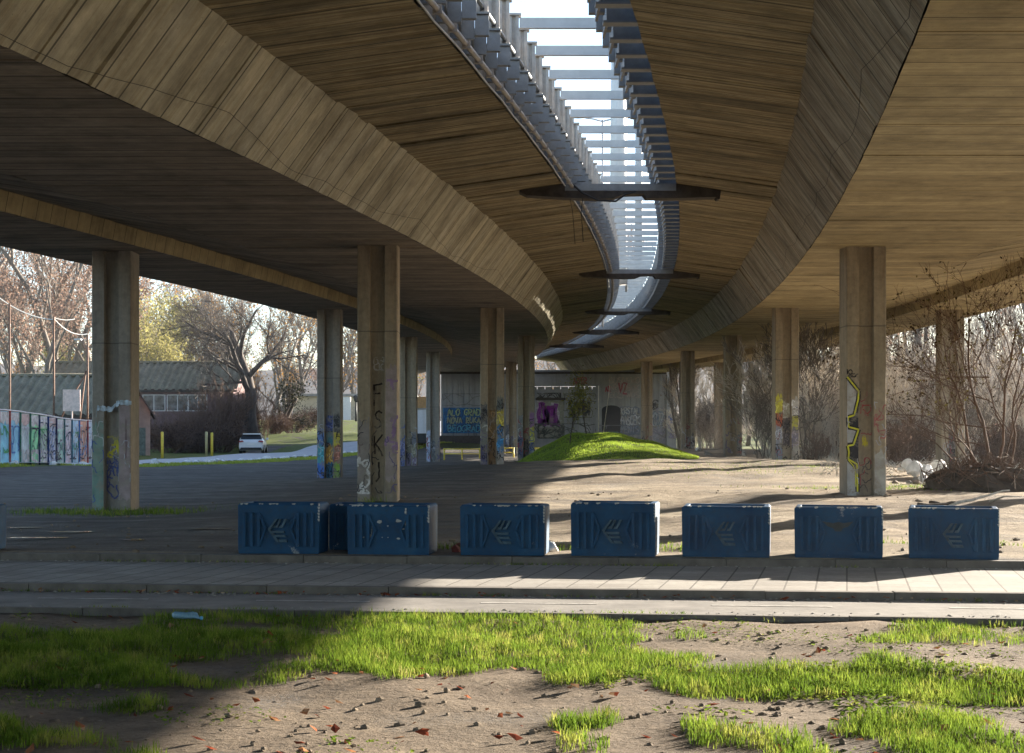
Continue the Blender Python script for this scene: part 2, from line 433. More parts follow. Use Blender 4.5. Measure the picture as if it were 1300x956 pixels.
def ground_mat():
    m, t, b = nmat('ground')
    at = N(t, 'ShaderNodeAttribute', attribute_name='zone')
    sp = N(t, 'ShaderNodeSeparateColor'); t.links.new(at.outputs['Color'], sp.inputs[0])
    v = coords(t, (1, 1, 1), 'pos')
    big = noise(t, v, .22, 5, .6); med = noise(t, v, 1.6, 6, .65); fine = noise(t, v, 18, 6, .75); peb = noise(t, v, 55, 3, .7)
    lanes = noise(t, coords(t, (.12, 1.0, 1), 'pos', rot=(0, 0, .12)), 1.3, 5, .6)
    dirt = ramp(t, med, [(.3, (.17, .13, .09)), (.5, (.29, .235, .165)), (.72, (.40, .33, .24))])
    dirt = mix(t, ramp(t, lanes, [(.42, BW(.75)), (.58, BW(0))]), dirt, (.15, .115, .08))
    dirt = mix(t, ramp(t, big, [(.5, BW(0)), (.65, BW(.45))]), dirt, (.42, .36, .27))
    grey = ramp(t, med, [(.3, (.08, .072, .060)), (.55, (.14, .127, .108)), (.75, (.21, .19, .165))])
    grey = mix(t, ramp(t, lanes, [(.45, BW(0)), (.62, BW(.7))]), grey, (.06, .052, .046))
    dirt = mix(t, mth(t, 'MULTIPLY', sp.outputs[2], .75), dirt, ramp(t, med, [(.3, (.09, .065, .045)), (.7, (.20, .15, .105))]))
    grv = ramp(t, noise(t, v, .5, 3), [(.52, BW(0)), (.6, BW(1))])
    dirt = mix(t, mth(t, 'MULTIPLY', grv, ramp(t, peb, [(.45, BW(0)), (.55, BW(.8))])), dirt, (.13, .12, .11))
    gr = ramp(t, fine, [(.3, (.05, .07, .015)), (.6, (.12, .15, .03)), (.75, (.2, .2, .06))])
    e = mth(t, 'ADD', sp.outputs[1], mth(t, 'MULTIPLY', mth(t, 'SUBTRACT', med, .5), 1.0))
    c = mix(t, ramp(t, e, [(.35, BW(0)), (.65, BW(1))]), dirt, grey)
    e2 = mth(t, 'ADD', sp.outputs[0], mth(t, 'MULTIPLY', mth(t, 'SUBTRACT', med, .5), 1.3))
    c = mix(t, ramp(t, e2, [(.48, BW(0)), (.6, BW(1))]), c, gr)
    c = mix(t, 1.0, c, ramp(t, fine, [(.3, BW(.55)), (.5, BW(1)), (.75, BW(1.3))]), 'MULTIPLY')
    c = mix(t, ramp(t, peb, [(.64, BW(0)), (.69, BW(.5))]), c, (.45, .42, .37))
    t.links.new(c, b.inputs['Base Color']); b.inputs['Roughness'].default_value = .9; b.inputs['Specular IOR Level'].default_value = .2
    h = mth(t, 'ADD', mth(t, 'MULTIPLY', med, 1.2), mth(t, 'MULTIPLY', fine, .45))
    h = mth(t, 'ADD', h, mth(t, 'MULTIPLY', lanes, .8))
    bump(t, b, h, 1.0, .09)
    return m
go = gm.build('ground', ground_mat()); go['kind'] = 'structure'
ca = go.data.color_attributes.new('zone', 'FLOAT_COLOR', 'POINT')
ca.data.foreach_set('color', np.array(zone, dtype=np.float32).ravel())

# pavement, cycle path, kerbs : sheared strips
def strip(name, d0, d1, z0, z1, mat, s0=-70, s1=70, seg=1.0, jit=0, gap=0):
    mb = MB(); q = random.Random(3)
    if seg <= 0: seg = s1 - s0
    s = s0
    while s < s1 - 1e-6:
        e = min(s + seg, s1); j = q.uniform(-jit, jit); j2 = q.uniform(-jit, jit)
        vs = []
        for a in (s + gap, e - gap):
            for d in (d0 + j2, d1 + j2):
                for z in (z0, z1 + j): vs.append((a, d + SH * a, z))
        mb.add(vs, [(0, 1, 3, 2), (4, 6, 7, 5), (0, 4, 5, 1), (2, 3, 7, 6), (0, 2, 6, 4), (1, 5, 7, 3)])
        s = e
    o = mb.build(name, mat); o['kind'] = 'structure'; return o
def paving_mat():
    m, t, b = nmat('concrete_paving')
    a = R(12)
    pos = N(t, 'ShaderNodeNewGeometry').outputs['Position']
    sx = N(t, 'ShaderNodeSeparateXYZ'); t.links.new(pos, sx.inputs[0])
    # s along the kerb measured on the skewed joints, d across
    d = mth(t, 'SUBTRACT', sx.outputs[1], mth(t, 'MULTIPLY', sx.outputs[0], SH))
    s = mth(t, 'SUBTRACT', sx.outputs[0], mth(t, 'MULTIPLY', sx.outputs[1], math.tan(a)))
    us = mth(t, 'DIVIDE', s, .315); ud = mth(t, 'DIVIDE', d, .315)
    fs = mth(t, 'FRACT', us); fd = mth(t, 'FRACT', ud)
    js = mth(t, 'MAXIMUM', mth(t, 'LESS_THAN', fs, .03), mth(t, 'GREATER_THAN', fs, .97))
    jd = mth(t, 'MULTIPLY', mth(t, 'MAXIMUM', mth(t, 'LESS_THAN', fd, .025), mth(t, 'GREATER_THAN', fd, .975)), .45)
    j = mth(t, 'MAXIMUM', js, jd)
    cb = N(t, 'ShaderNodeCombineXYZ'); t.links.new(mth(t, 'FLOOR', us), cb.inputs[0]); t.links.new(mth(t, 'FLOOR', ud), cb.inputs[1])
    wn = N(t, 'ShaderNodeTexWhiteNoise', noise_dimensions='2D'); t.links.new(cb.outputs[0], wn.inputs[0])
    v = coords(t, (1, 1, 1), 'pos')
    fine = noise(t, v, 14, 7, .75); med = noise(t, coords(t, (.5, 2, 1), 'pos'), 1.2, 5)
    c = ramp(t, wn.outputs[0], [(0, (.27, .25, .22)), (1, (.36, .335, .295))])
    c = mix(t, ramp(t, med, [(.45, BW(0)), (.7, BW(.5))]), c, (.20, .18, .155))
    c = mix(t, 1.0, c, ramp(t, fine, [(.3, BW(.75)), (.7, BW(1.15))]), 'MULTIPLY')
    c = mix(t, ramp(t, noise(t, v, .9, 6, .7), [(.45, BW(0)), (.62, BW(.45))]), c, (.16, .14, .12))
    c = mix(t, ramp(t, noise(t, v, 5, 7, .8), [(.58, BW(0)), (.66, BW(.55))]), c, (.12, .10, .08))
    c = mix(t, mth(t, 'MULTIPLY', j, .85), c, (.07, .06, .05))
    t.links.new(c, b.inputs['Base Color']); b.inputs['Roughness'].default_value = .85
    bump(t, b, mth(t, 'SUBTRACT', mth(t, 'MULTIPLY', fine, .5), j), .5, .008)
    return m
strip('pavement', K2 + .13, K1, -.3, 0, paving_mat(), seg=0)
strip('kerb', K1, K1 + .17, -.3, .088, M['kerb'], seg=1.25, jit=.004, gap=.004)
strip('kerb', K2, K2 + .13, -.3, .004, M['kerb'], seg=1.25, jit=.004, gap=.004)
strip('kerb', K3 - .07, K3, -.3, -.064, M['kerb'], seg=1.0, jit=.004, gap=.004)
asph = simple('cycle_asphalt', (.205, .19, .172), .85, var=.32, scale=2.2, bmp=.5)
strip('cycle_path', K3, K2, -.3, -.075, asph, seg=0)
# dashed centre line and faint edge line
mk = MB(); dm = (K3 + K2) / 2 + .08
for k in range(-25, 25):
    s0 = k * 2.2 - .30 + .0
    vs = [(s, d + SH * s, -.071) for s in (s0, s0 + 1.12) for d in (dm - .03, dm + .03)]
    mk.add(vs, [(0, 2, 3, 1)])
def worn_paint():
    m, t, b = nmat('worn_line_paint')
    n = noise(t, coords(t), 9, 6, .8)
    t.links.new(ramp(t, n, [(.38, (.24, .22, .20)), (.55, (.52, .50, .46))]), b.inputs['Base Color']); b.inputs['Roughness'].default_value = .7
    return m
mo = mk.build('path_markings', worn_paint()); mo['kind'] = 'structure'
# far road
rm = MB(); pts = []
dens = []
for (x0, y0, w0), (x1, y1, w1) in zip(ROAD, ROAD[1:]):
    for k in range(10):
        t = k / 10; dens.append((x0 + (x1 - x0) * t, y0 + (y1 - y0) * t, w0 + (w1 - w0) * t))
for i, (x, y, w_) in enumerate(dens):
    a = dens[max(0, i - 6)]; b_ = dens[min(len(dens) - 1, i + 6)]
    dx, dy = b_[0] - a[0], b_[1] - a[1]; L = math.hypot(dx, dy); nx_, ny_ = -dy / L, dx / L
    for k in range(7):
        q = -1 + k / 3
        X, Y = x + nx_ * w_ * q, y + ny_ * w_ * q
        rm.v.append((X, Y, terr(X, Y) + .10))
    for k in range(7):
        pass
for i in range(len(dens) - 1):
    for k in range(6):
        rm.f.append((i * 7 + k, i * 7 + k + 1, (i + 1) * 7 + k + 1, (i + 1) * 7 + k)); rm.m.append(0); rm.sm.append(True)
ro = rm.build('lane', simple('pale_asphalt', (.45, .45, .46), .8, var=.12, scale=1.5)); ro['kind'] = 'structure'

# ------------------------------------------------------------------ overpass decks
def deck(s, name, label):
    root = empty(name, (cx(30) + s * 7, 30, zs(30)), 0, label, 'overpass', 'carriageways of the overpass')
    ox, oy, oz = root.location
    q = random.Random(5 + s)
    B = .55
    segs = {                                    # part: (profile list of (offset, dz), material)
        'cantilever_slab': ([(1.14, 1.27), (3.06, 1.0)], 'cant'),
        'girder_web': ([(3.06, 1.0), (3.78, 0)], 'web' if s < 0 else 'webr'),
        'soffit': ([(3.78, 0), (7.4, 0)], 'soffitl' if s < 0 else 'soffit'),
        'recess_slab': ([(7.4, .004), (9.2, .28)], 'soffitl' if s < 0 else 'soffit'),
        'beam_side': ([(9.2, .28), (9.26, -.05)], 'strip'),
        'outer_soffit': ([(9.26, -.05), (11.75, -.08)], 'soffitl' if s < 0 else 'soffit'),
    }
    jit = {'cantilever_slab': .034, 'girder_web': .03, 'soffit': .016, 'recess_slab': .014, 'beam_side': .004, 'outer_soffit': .009}
    Y0, Y1 = -24.3, 143.45
    for part, (prof, mk_) in segs.items():
        mb = MB(); jj = jit[part]
        (o0, z0), (o1, z1) = prof
        dx, dz = (o1 - o0), (z1 - z0); L = math.hypot(dx, dz)
        nx_, nz_ = dz / L, -dx / L               # points down / outwards
        if part in ('girder_web', 'beam_side'): nx_, nz_ = (-abs(nx_), -abs(nz_)) if part == 'beam_side' or True else (nx_, nz_)
        y = Y0; ring = []
        nsub = 3
        while y < Y1 - 1e-6:
            j0 = q.uniform(0, jj); j1 = j0 + q.uniform(-jj, jj) * .5 + jj * .25
            for yy, j in ((y, j0), (y + B, j1)):
                for k in range(nsub + 1):
                    t = k / nsub; o = o0 + dx * t; z = z0 + dz * t
                    ring.append((s * (o + nx_ * j) + cx(yy) - ox, yy - oy, zs(yy) + z + nz_ * j - oz))
            y += B
        nr = len(ring) // (nsub + 1)
        mb.v = ring
        for i in range(nr - 1):
            for k in range(nsub):
                a = i * (nsub + 1) + k
                mb.f.append((a, a + 1, a + nsub + 2, a + nsub + 1)); mb.m.append(0); mb.sm.append(False)
        mb.build(part, M[mk_], root)
    # wavy crack line low on the web
    ck = MB(); yy = -2.0; pp = []; tt = .8; tv = 0
    while yy < 100:
        tv = max(-.012, min(.012, tv + q.uniform(-.005, .005))); tt = min(.93, max(.68, tt + tv)); tv = -tv if tt in (.93, .68) else tv; o = 3.06 + .72 * tt; z = 1.0 - 1.0 * tt
        pp.append((s * (o - .045) + cx(yy) - ox, yy - oy, zs(yy) + z - .035 - oz)); yy += .14
    ck.tube(pp, .0035, 3); ck.build('crack_line', M['dark'], root)
    # body closing the deck: edge, top, outside; right inner parapet added unseen to block sun
    mb = MB(); prof = [(1.14, 1.30), (1.14, 1.60), (1.5, 1.62), (1.5, 1.55)] if s < 0 else [(1.14, 1.30), (1.14, 1.60), (1.22, 1.62), (1.22, 2.25), (1.4, 2.25), (1.4, 1.55)]
    prof += [ (11.4, 1.55), (11.4, 2.0), (11.75, 2.0), (11.75, 1.1), (11.75, -.04)]
    ys = frange(Y0, Y1 + .1, 1.6); n = len(prof)
    for yy in ys:
        for o, z in prof: mb.v.append((s * o + cx(yy) - ox, yy - oy, zs(yy) + (z if z != 2.25 or yy < 56 else 1.96) - oz))  # inner parapet drops farther off to let a strip of sun through
    for i in range(len(ys) - 1):
        for k in range(n - 1):
            mb.f.append((i * n + k, i * n + k + 1, (i + 1) * n + k + 1, (i + 1) * n + k)); mb.m.append(1 if prof[k][0] == (1.5 if s < 0 else 1.4) and prof[k + 1][0] == 11.4 else 0); mb.sm.append(False)
    # end caps
    full = [(1.14, 1.27), (3.06, 1.0), (3.78, 0), (7.4, 0), (9.2, .28), (9.26, -.05), (11.75, -.08), (11.75, 1.55), (1.14, 1.6)]
    for yy in (ys[0], ys[-1]):
        mb.add([(s * o + cx(yy) - ox, yy - oy, zs(yy) + z - oz) for o, z in full], [tuple(range(len(full)))])
    mb.build('parapet_and_road', [M['conc'], M['road']], root)
    return root
deck(-1, 'overpass_carriageway', 'left concrete carriageway overhead with pale panelled web curving to the left')
deck(1, 'overpass_carriageway', 'right concrete carriageway overhead with golden brown board-marked soffit')

# cross ties at each pillar row
ROWS = [10.7, 31.4, 52.2, 73.8, 93.7, 113.4]
tl = {1: 'nearest dark tie beam across the gap between the decks, with a drooping cable', 2: 'second dark tie beam across the gap between the decks',
      3: 'third dark tie beam across the gap between the decks', 4: 'fourth dark tie beam across the gap, small and far', 5: 'farthest dark tie beam across the gap'}
for i, D in enumerate(ROWS):
    if i == 0: continue
    c = cx(D); z = zs(D)
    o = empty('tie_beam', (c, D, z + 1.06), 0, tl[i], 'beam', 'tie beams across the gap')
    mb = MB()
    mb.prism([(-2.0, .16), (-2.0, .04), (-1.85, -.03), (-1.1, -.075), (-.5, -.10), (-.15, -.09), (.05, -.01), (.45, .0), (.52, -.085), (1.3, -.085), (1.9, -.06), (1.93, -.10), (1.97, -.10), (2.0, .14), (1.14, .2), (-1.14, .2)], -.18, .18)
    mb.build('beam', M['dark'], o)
    m2 = MB(); m2.box(-1.1, 1.1, -.19, -.182, .06, .2); m2.build('face_plate', M['steel'], o) if i < 4 else None
    if i == 1:
        m3 = MB(); m3.tube([(-1.1, -.25, .3), (-.75, -.25, 0), (-.45, -.25, -.14), (-.1, -.25, -.16), (.1, -.25, -.02), (.3, -.24, .02)], .02, 6)
        m3.tube([(-.75, -.2, -.1), (-.78, -.2, -.35), (-.74, -.2, -.95)], .008, 4); m3.tube([(-1.0, -.2, -.1), (-.95, -.2, -.35), (-.9, -.2, -1.0)], .006, 4)
        m3.build('cable', M['black'], o)

# steelwork in the gap : posts on brackets each side, bars across
LG = empty('steel_guard', (cx(20) - 1.1, 20, zs(20) + 1.5), 0, 'row of steel posts and brackets along the left deck edge', 'railing')
RG = empty('steel_guard', (cx(20) + 1.1, 20, zs(20) + 1.5), 0, 'stepped row of steel bracket boxes along the right deck edge', 'railing')
GG = empty('gap_grille', (cx(20), 20, zs(20) + 2.1), 0, 'pale steel bars spanning the bright gap between the decks', 'grille')
def bpart(name, mb, mat, root):
    l = root.location
    mb.v = [(a - l[0], b - l[1], c - l[2]) for a, b, c in mb.v]
    return mb.build(name, mat, root)
yy = 11.0; nb = 0
restL, restP, restR = MB(), MB(), MB()
while yy < 140:
    c = cx(yy); z = zs(yy) + 1.27; L = c - 1.14; Rr = c + 1.14; near = nb < 95
    mb = MB() if near else restL
    mb.box(L - .02, L + .28, yy - .05, yy + .05, z + .02, z + .34); mb.box(L + .02, L + .46, yy - .09, yy + .09, z + .305, z + .33)
    mb.box(L + .285, L + .45, yy - .05, yy + .05, z + .06, z + .30); mb.box(L + .10, L + .13, yy - .4, yy + .4, z + .10, z + .28)
    if near: bpart('bracket', mb, M['steel'], LG)
    mb = MB() if near else restP
    mb.box(L + .30, L + .345, yy - .05, yy + .05, z + .335, z + .90); mb.box(L + .395, L + .44, yy - .05, yy + .05, z + .335, z + .90)
    mb.box(L + .345, L + .395, yy - .008, yy + .008, z + .335, z + .90)
    mb.box(L + .27, L + .47, yy - .08, yy + .08, z + .90, z + .93)
    if near: bpart('post', mb, M['post'], LG)
    mb = MB() if near else restR
    mb.box(Rr - .36, Rr + .03, yy - .05, yy + .05, z + .03, z + .30); mb.box(Rr - .40, Rr + .0, yy - .09, yy + .09, z - .0, z + .025)
    mb.box(Rr - .56, Rr - .38, yy - .06, yy + .06, z + .12, z + .80); mb.box(Rr - .36, Rr - .33, yy + .05, yy + .8, z + .04, z + .28)
    if near: bpart('bracket', mb, M['steel'], RG)
    if nb % 2 == 0:
        mb = MB(); mb.box(L + .45, Rr - .57, yy - .035, yy + .035, z + .74, z + .88)
        bpart('crossbar', mb, M['steel_light'], GG)
    yy += .85; nb += 1
for mb, n_, m_, r_ in ((restL, 'far_brackets', 'steel', LG), (restP, 'far_posts', 'post', LG), (restR, 'far_brackets', 'steel', RG)):
    bpart(n_, mb, M[m_], r_)['kind'] = 'stuff'
def along(off, dz, r, y0, y1, step=1.2, wob=0):
    q = random.Random(int(off * 100)); mb = MB(); p = []
    y = y0
    while y <= y1: p.append((cx(y) + off + q.uniform(-wob, wob), y, zs(y) + dz + q.uniform(-wob, wob))); y += step
    mb.tube(p, r, 6); return mb
bpart('rail', along(-1.14 + .38, 1.27 + .40, .03, 10, 140), M['steel'], LG)
bpart('rail', along(1.14 - .25, 1.27 + .40, .03, 10, 140), M['steel'], RG)
pi_ = empty('conduit', (cx(20) - .95, 20, zs(20) + 1.1), 0, 'grey conduit pipe with clamps running along the left deck edge', 'pipe')
mb = along(-.93, 1.20, .035, 9, 139); y = 10
while y < 80: mb.box(cx(y) - .98, cx(y) - .88, y - .03, y + .03, zs(y) + 1.15, zs(y) + 1.25); y += .85
bpart('pipe', mb, M['pipe'], pi_)
ce = empty('conduit', (cx(20) - 1.08, 20, zs(20) + 1.1), 0, 'thin pale cable running along the left deck edge', 'cable')
bpart('cable', along(-1.08, 1.22, .013, 9, 60, 1.2, .012), M['cable'], ce)

# ------------------------------------------------------------------ graffiti helpers
FLAT = {}
def paint(c, var=.25):
    k = tuple(round(x, 3) for x in c)
    if k not in FLAT:
        m, t, b = nmat('spray_paint'); v = coords(t)
        n = noise(t, v, 5, 6, .65); n2 = noise(t, v, 3.1, 9, .8)
        cc = ramp(t, n, [(.3, tuple(x * (1 - var) for x in c)), (.7, tuple(min(1, x * (1 + var)) for x in c))])
        cc = mix(t, ramp(t, n2, [(.50, BW(0)), (.60, BW(.8))]), cc, (.27, .235, .19))
        t.links.new(cc, b.inputs['Base Color']); b.inputs['Roughness'].default_value = .8; b.inputs['Specular IOR Level'].default_value = .2
        FLAT[k] = m
    return FLAT[k]
def patch(parent, y, x0, x1, z0, z1, c, q, depth=.004, name='graffiti'):
    n = 9; pts = []
    for k in range(n): pts.append((x0 + (x1 - x0) * k / n, z0 + q.uniform(-.05, .05)))
    for k in range(n): pts.append((x1 - q.uniform(0, .008), z0 + (z1 - z0) * k / n))
    for k in range(n): pts.append((x1 + (x0 - x1) * k / n, z1 + q.uniform(-.09, .09)))
    for k in range(n): pts.append((x0 + q.uniform(0, .008), z1 + (z0 - z1) * k / n))
    mb = MB(); mb.prism(pts, y - depth, y - .001); return mb.build(name, paint(c), parent)
def scribble(parent, y, x0, x1, z0, z1, c, q, n=6, w_=.02, depth=.006, name='graffiti'):
    mb = MB()
    for s in range(n):
        px_, pz = q.uniform(x0, x1), q.uniform(z0, z1)
        a = q.uniform(0, 6.28); pts = []
        for k in range(9):
            pts.append((px_, pz)); a += q.uniform(-1.3, 1.3)
            st = (x1 - x0) * .16
            px_ = min(x1, max(x0, px_ + math.cos(a) * st)); pz = min(z1, max(z0, pz + math.sin(a) * st * 1.3))
        for (ax, az), (bx, bz) in zip(pts, pts[1:]):
            L = math.hypot(bx - ax, bz - az)
            if L < 1e-4: continue
            nx_, nz_ = -(bz - az) / L * w_ / 2, (bx - ax) / L * w_ / 2
            yo = y - depth - q.uniform(0, .0015)
            mb.add([(ax - nx_, yo, az - nz_), (bx - nx_, yo, bz - nz_), (bx + nx_, yo, bz + nz_), (ax + nx_, yo, az + nz_)], [(0, 1, 2, 3)])
    return mb.build(name, paint(c), parent)
def strokes(parent, y, lines, c, w_, q, depth=.006, name='graffiti'):
    mb = MB()
    for pts in lines:
        pp = []
        for (ax, az), (bx, bz) in zip(pts, pts[1:]):
            for k in range(4): t = k / 4; pp.append((ax + (bx - ax) * t + q.uniform(-.2, .2) * w_, az + (bz - az) * t + q.uniform(-.2, .2) * w_))
        pp.append(pts[-1]); n = len(pp); L_ = []; R_ = []
        for i, (x, z) in enumerate(pp):
            a = pp[max(0, i - 1)]; b = pp[min(n - 1, i + 1)]; dx, dz = b[0] - a[0], b[1] - a[1]; l = math.hypot(dx, dz) or 1
            h = w_ * .5 * q.uniform(.75, 1.2); L_.append((x - dz / l * h, y - depth, z + dx / l * h)); R_.append((x + dz / l * h, y - depth, z - dx / l * h))
        b0 = len(mb.v); mb.v += L_ + R_
        for i in range(n - 1): mb.f.append((b0 + i, b0 + i + 1, b0 + n + i + 1, b0 + n + i)); mb.m.append(0); mb.sm.append(False)
        if q.random() < .6:                                   # a run of paint
            x, z = q.choice(pp); l = q.uniform(1.5, 5) * w_; mb.add([(x - w_ * .12, y - depth, z), (x + w_ * .12, y - depth, z), (x + w_ * .08, y - depth, z - l), (x - w_ * .08, y - depth, z - l)], [(0, 1, 2, 3)])
    return mb.build(name, paint(c), parent)
GLYPH = {'A': [[(-.4, -.5), (0, .5), (.4, -.5)], [(-.25, -.1), (.3, -.1)]], 'B': [[(-.35, -.5), (-.35, .5), (.2, .4), (.25, .1), (-.3, 0), (.35, -.15), (.3, -.45), (-.35, -.5)]],
 'C': [[(.4, .35), (0, .5), (-.4, .1), (-.35, -.35), (.05, -.5), (.4, -.3)]], 'D': [[(-.35, -.5), (-.35, .5), (.2, .35), (.4, 0), (.2, -.4), (-.35, -.5)]], 'E': [[(.4, .5), (-.35, .5), (-.35, -.5), (.4, -.5)], [(-.35, 0), (.25, .02)]],
 'G': [[(.4, .35), (0, .5), (-.4, .1), (-.35, -.35), (.1, -.5), (.4, -.2), (.1, -.05)]], 'I': [[(0, .5), (0, -.5)]], 'K': [[(-.35, .5), (-.35, -.5)], [(.4, .5), (-.3, 0), (.4, -.5)]], 'L': [[(-.35, .5), (-.35, -.5), (.35, -.48)]],
 'M': [[(-.45, -.5), (-.35, .5), (0, -.1), (.35, .5), (.45, -.5)]], 'N': [[(-.4, -.5), (-.38, .5), (.38, -.5), (.4, .5)]], 'O': [[(0, .5), (-.4, .1), (-.3, -.4), (.1, -.5), (.42, -.1), (.3, .4), (0, .5)]], 'P': [[(-.35, -.5), (-.35, .5), (.3, .4), (.3, .05), (-.35, -.05)]],
 'R': [[(-.35, -.5), (-.35, .5), (.3, .4), (.3, .05), (-.35, -.0), (.4, -.5)]], 'S': [[(.35, .4), (-.1, .5), (-.35, .2), (.3, -.15), (.2, -.5), (-.35, -.4)]], 'T': [[(-.4, .48), (.42, .5)], [(0, .5), (.03, -.5)]], 'U': [[(-.35, .5), (-.3, -.4), (.1, -.5), (.35, -.2), (.35, .5)]],
 'V': [[(-.4, .5), (0, -.5), (.4, .5)]], 'W': [[(-.45, .5), (-.2, -.5), (0, .2), (.2, -.5), (.45, .5)]], 'X': [[(-.35, .5), (.35, -.5)], [(.35, .5), (-.35, -.5)]], 'Z': [[(-.35, .5), (.4, .45), (-.4, -.48), (.4, -.5)]], '7': [[(-.35, .45), (.4, .5), (-.1, -.5)]], '@': [[(.1, .1), (-.15, .05), (-.05, -.2), (.2, -.1), (.25, .3), (-.2, .4), (-.45, 0), (-.2, -.45), (.4, -.4)]]}
def tagline(parent, y, x0, x1, z, hgt, word, c, w_, q, depth=.008, outline=None):
    L = []; n = len(word); pw = (x1 - x0) / n
    for i, ch in enumerate(word):
        if ch == ' ': continue
        cx_ = x0 + pw * (i + .5); r_ = q.uniform(-.14, .14); cz_ = z + q.uniform(-.06, .06) * hgt; sc_ = q.uniform(.9, 1.12)
        for st in GLYPH[ch]: L.append([(cx_ + (a * math.cos(r_) - b * math.sin(r_)) * pw * 1.05 * sc_, cz_ + (a * math.sin(r_) + b * math.cos(r_)) * hgt * sc_) for a, b in st])
    if outline: strokes(parent, y, L, outline, w_ * 1.7, q, depth - .004)
    return strokes(parent, y, L, c, w_, q, depth)
def poly(parent, y, pts, c, depth=.006, name='graffiti'):
    mb = MB(); mb.prism(pts, y - depth, y - .001); return mb.build(name, paint(c), parent)
def text(parent, y, x, z, body, size, c, off=0.0, xs_=1.0, shear=0, depth=.006, rot=0, name='graffiti'):
    cu = bpy.data.curves.new('t', 'FONT'); cu.body = body; cu.size = size; cu.offset = off; cu.shear = shear
    cu.align_x = 'CENTER'; cu.align_y = 'CENTER'; cu.extrude = .0005; cu.resolution_u = 3; cu.fill_mode = 'BOTH'
    to = bpy.data.objects.new('t', cu); col.objects.link(to)
    dg = bpy.context.evaluated_depsgraph_get(); me = bpy.data.meshes.new_from_object(to.evaluated_get(dg))
    bpy.data.objects.remove(to)
    for v in me.vertices:
        a, b, e = v.co; a *= xs_
        ca_, sa_ = math.cos(rot), math.sin(rot)
        a, b = a * ca_ - b * sa_, a * sa_ + b * ca_
        v.co = (x + a, y - depth - e, z + b)
    me.materials.clear(); me.materials.append(paint(c))
    o = bpy.data.objects.new(name, me); col.objects.link(o); o.parent = parent; return o

# ------------------------------------------------------------------ pillars
PW, PD, FL, RC = .78, .70, .265, .13
def pillar_mesh(h, mat, seed):
    q = random.Random(seed)
    a, d = PW / 2, PD / 2; i = a - FL; ch = .02
    pts = [(-a, -d + ch), (-a + ch, -d), (-i - .02, -d), (-i, -d + RC), (i, -d + RC), (i + .02, -d), (a - ch, -d), (a, -d + ch),
           (a, d - ch), (a - ch, d), (i + .02, d), (i, d - RC), (-i, d - RC), (-i - .02, d), (-a + ch, d), (-a, d - ch)]
    mb = MB(); n = len(pts)
    lv = [0, .5, 1.1, 1.9, 2.8, 3.44, 3.47, 4.4, h]
    for z in lv: mb.v += [(x, y, z) for x, y in pts]
    for k in range(len(lv) - 1):
        for j in range(n):
            mb.f.append((k * n + j, k * n + (j + 1) % n, (k + 1) * n + (j + 1) % n, (k + 1) * n + j)); mb.m.append(0); mb.sm.append(False)
    mb.f.append(tuple(range(len(mb.v) - n, len(mb.v)))); mb.m.append(0); mb.sm.append(False)
    return mb
FY = -PD / 2; RY = FY + RC; iL = PW / 2 - FL
LF = (-PW / 2 + .012, -iL - .03); RF = (iL + .03, PW / 2 - .012); MF = (-iL + .01, iL - .01)
G = 'concrete pillars under the overpass'
pil = {}
def pillar(key, x, D, label, deco=None, mat='pillar', dz=0, rz=0):
    zb = terr(x, D) - .15; h = zs(D) + dz + .02 - zb
    o = empty('concrete_pillar', (x, D, zb), rz, label, 'pillar', G)
    pillar_mesh(h, M[mat], 1).build('shaft', M[mat], o)
    pil[key] = o
    if key not in 'd' and key in 'abcefghijkmoqr':
        qq = random.Random(ord(key)); big = D > 60
        for face, y in ((LF, FY), (RF, FY), (MF, RY)):
            scribble(o, y, *face, .3, qq.uniform(1.4, 2.3), qq.choice([(.05, .05, .06), (.4, .4, .42), (.08, .12, .3), (.3, .07, .08), (.12, .1, .2)]), qq, 5 if not big else 7, .016 if not big else .04, .012)
    if deco: deco(o, random.Random(hash(key) % 97 if False else sum(map(ord, key))))
    return o
GREEN = (.20, .27, .22); PINK = (.30, .235, .225); BLK = (.02, .02, .025); WH = (.62, .60, .58); YEL = (.55, .48, .05); BLU = (.05, .17, .42); CY = (.08, .32, .40); LIL = (.28, .18, .30); RD = (.38, .05, .06)
def d_OL1(o, q):
    patch(o, FY, *LF, .1, 1.9, GREEN, q); patch(o, FY, *LF, .1, .9, (.16, .25, .21), q, .006)
    patch(o, FY, *RF, .35, 2.3, PINK, q); patch(o, FY, RF[0] + .12, RF[0] + .15, 1.2, 1.9, (.16, .10, .10), q, .006)
    scribble(o, RY, *MF, 1.2, 1.6, YEL, q, 7, .04); scribble(o, RY, *MF, .3, 1.2, (.08, .09, .22), q, 12, .03); scribble(o, RY, *MF, .5, 1.5, (.4, .4, .45), q, 5, .015)
    scribble(o, FY, *LF, 1.3, 1.9, (.45, .47, .45), q, 4, .02, .008)
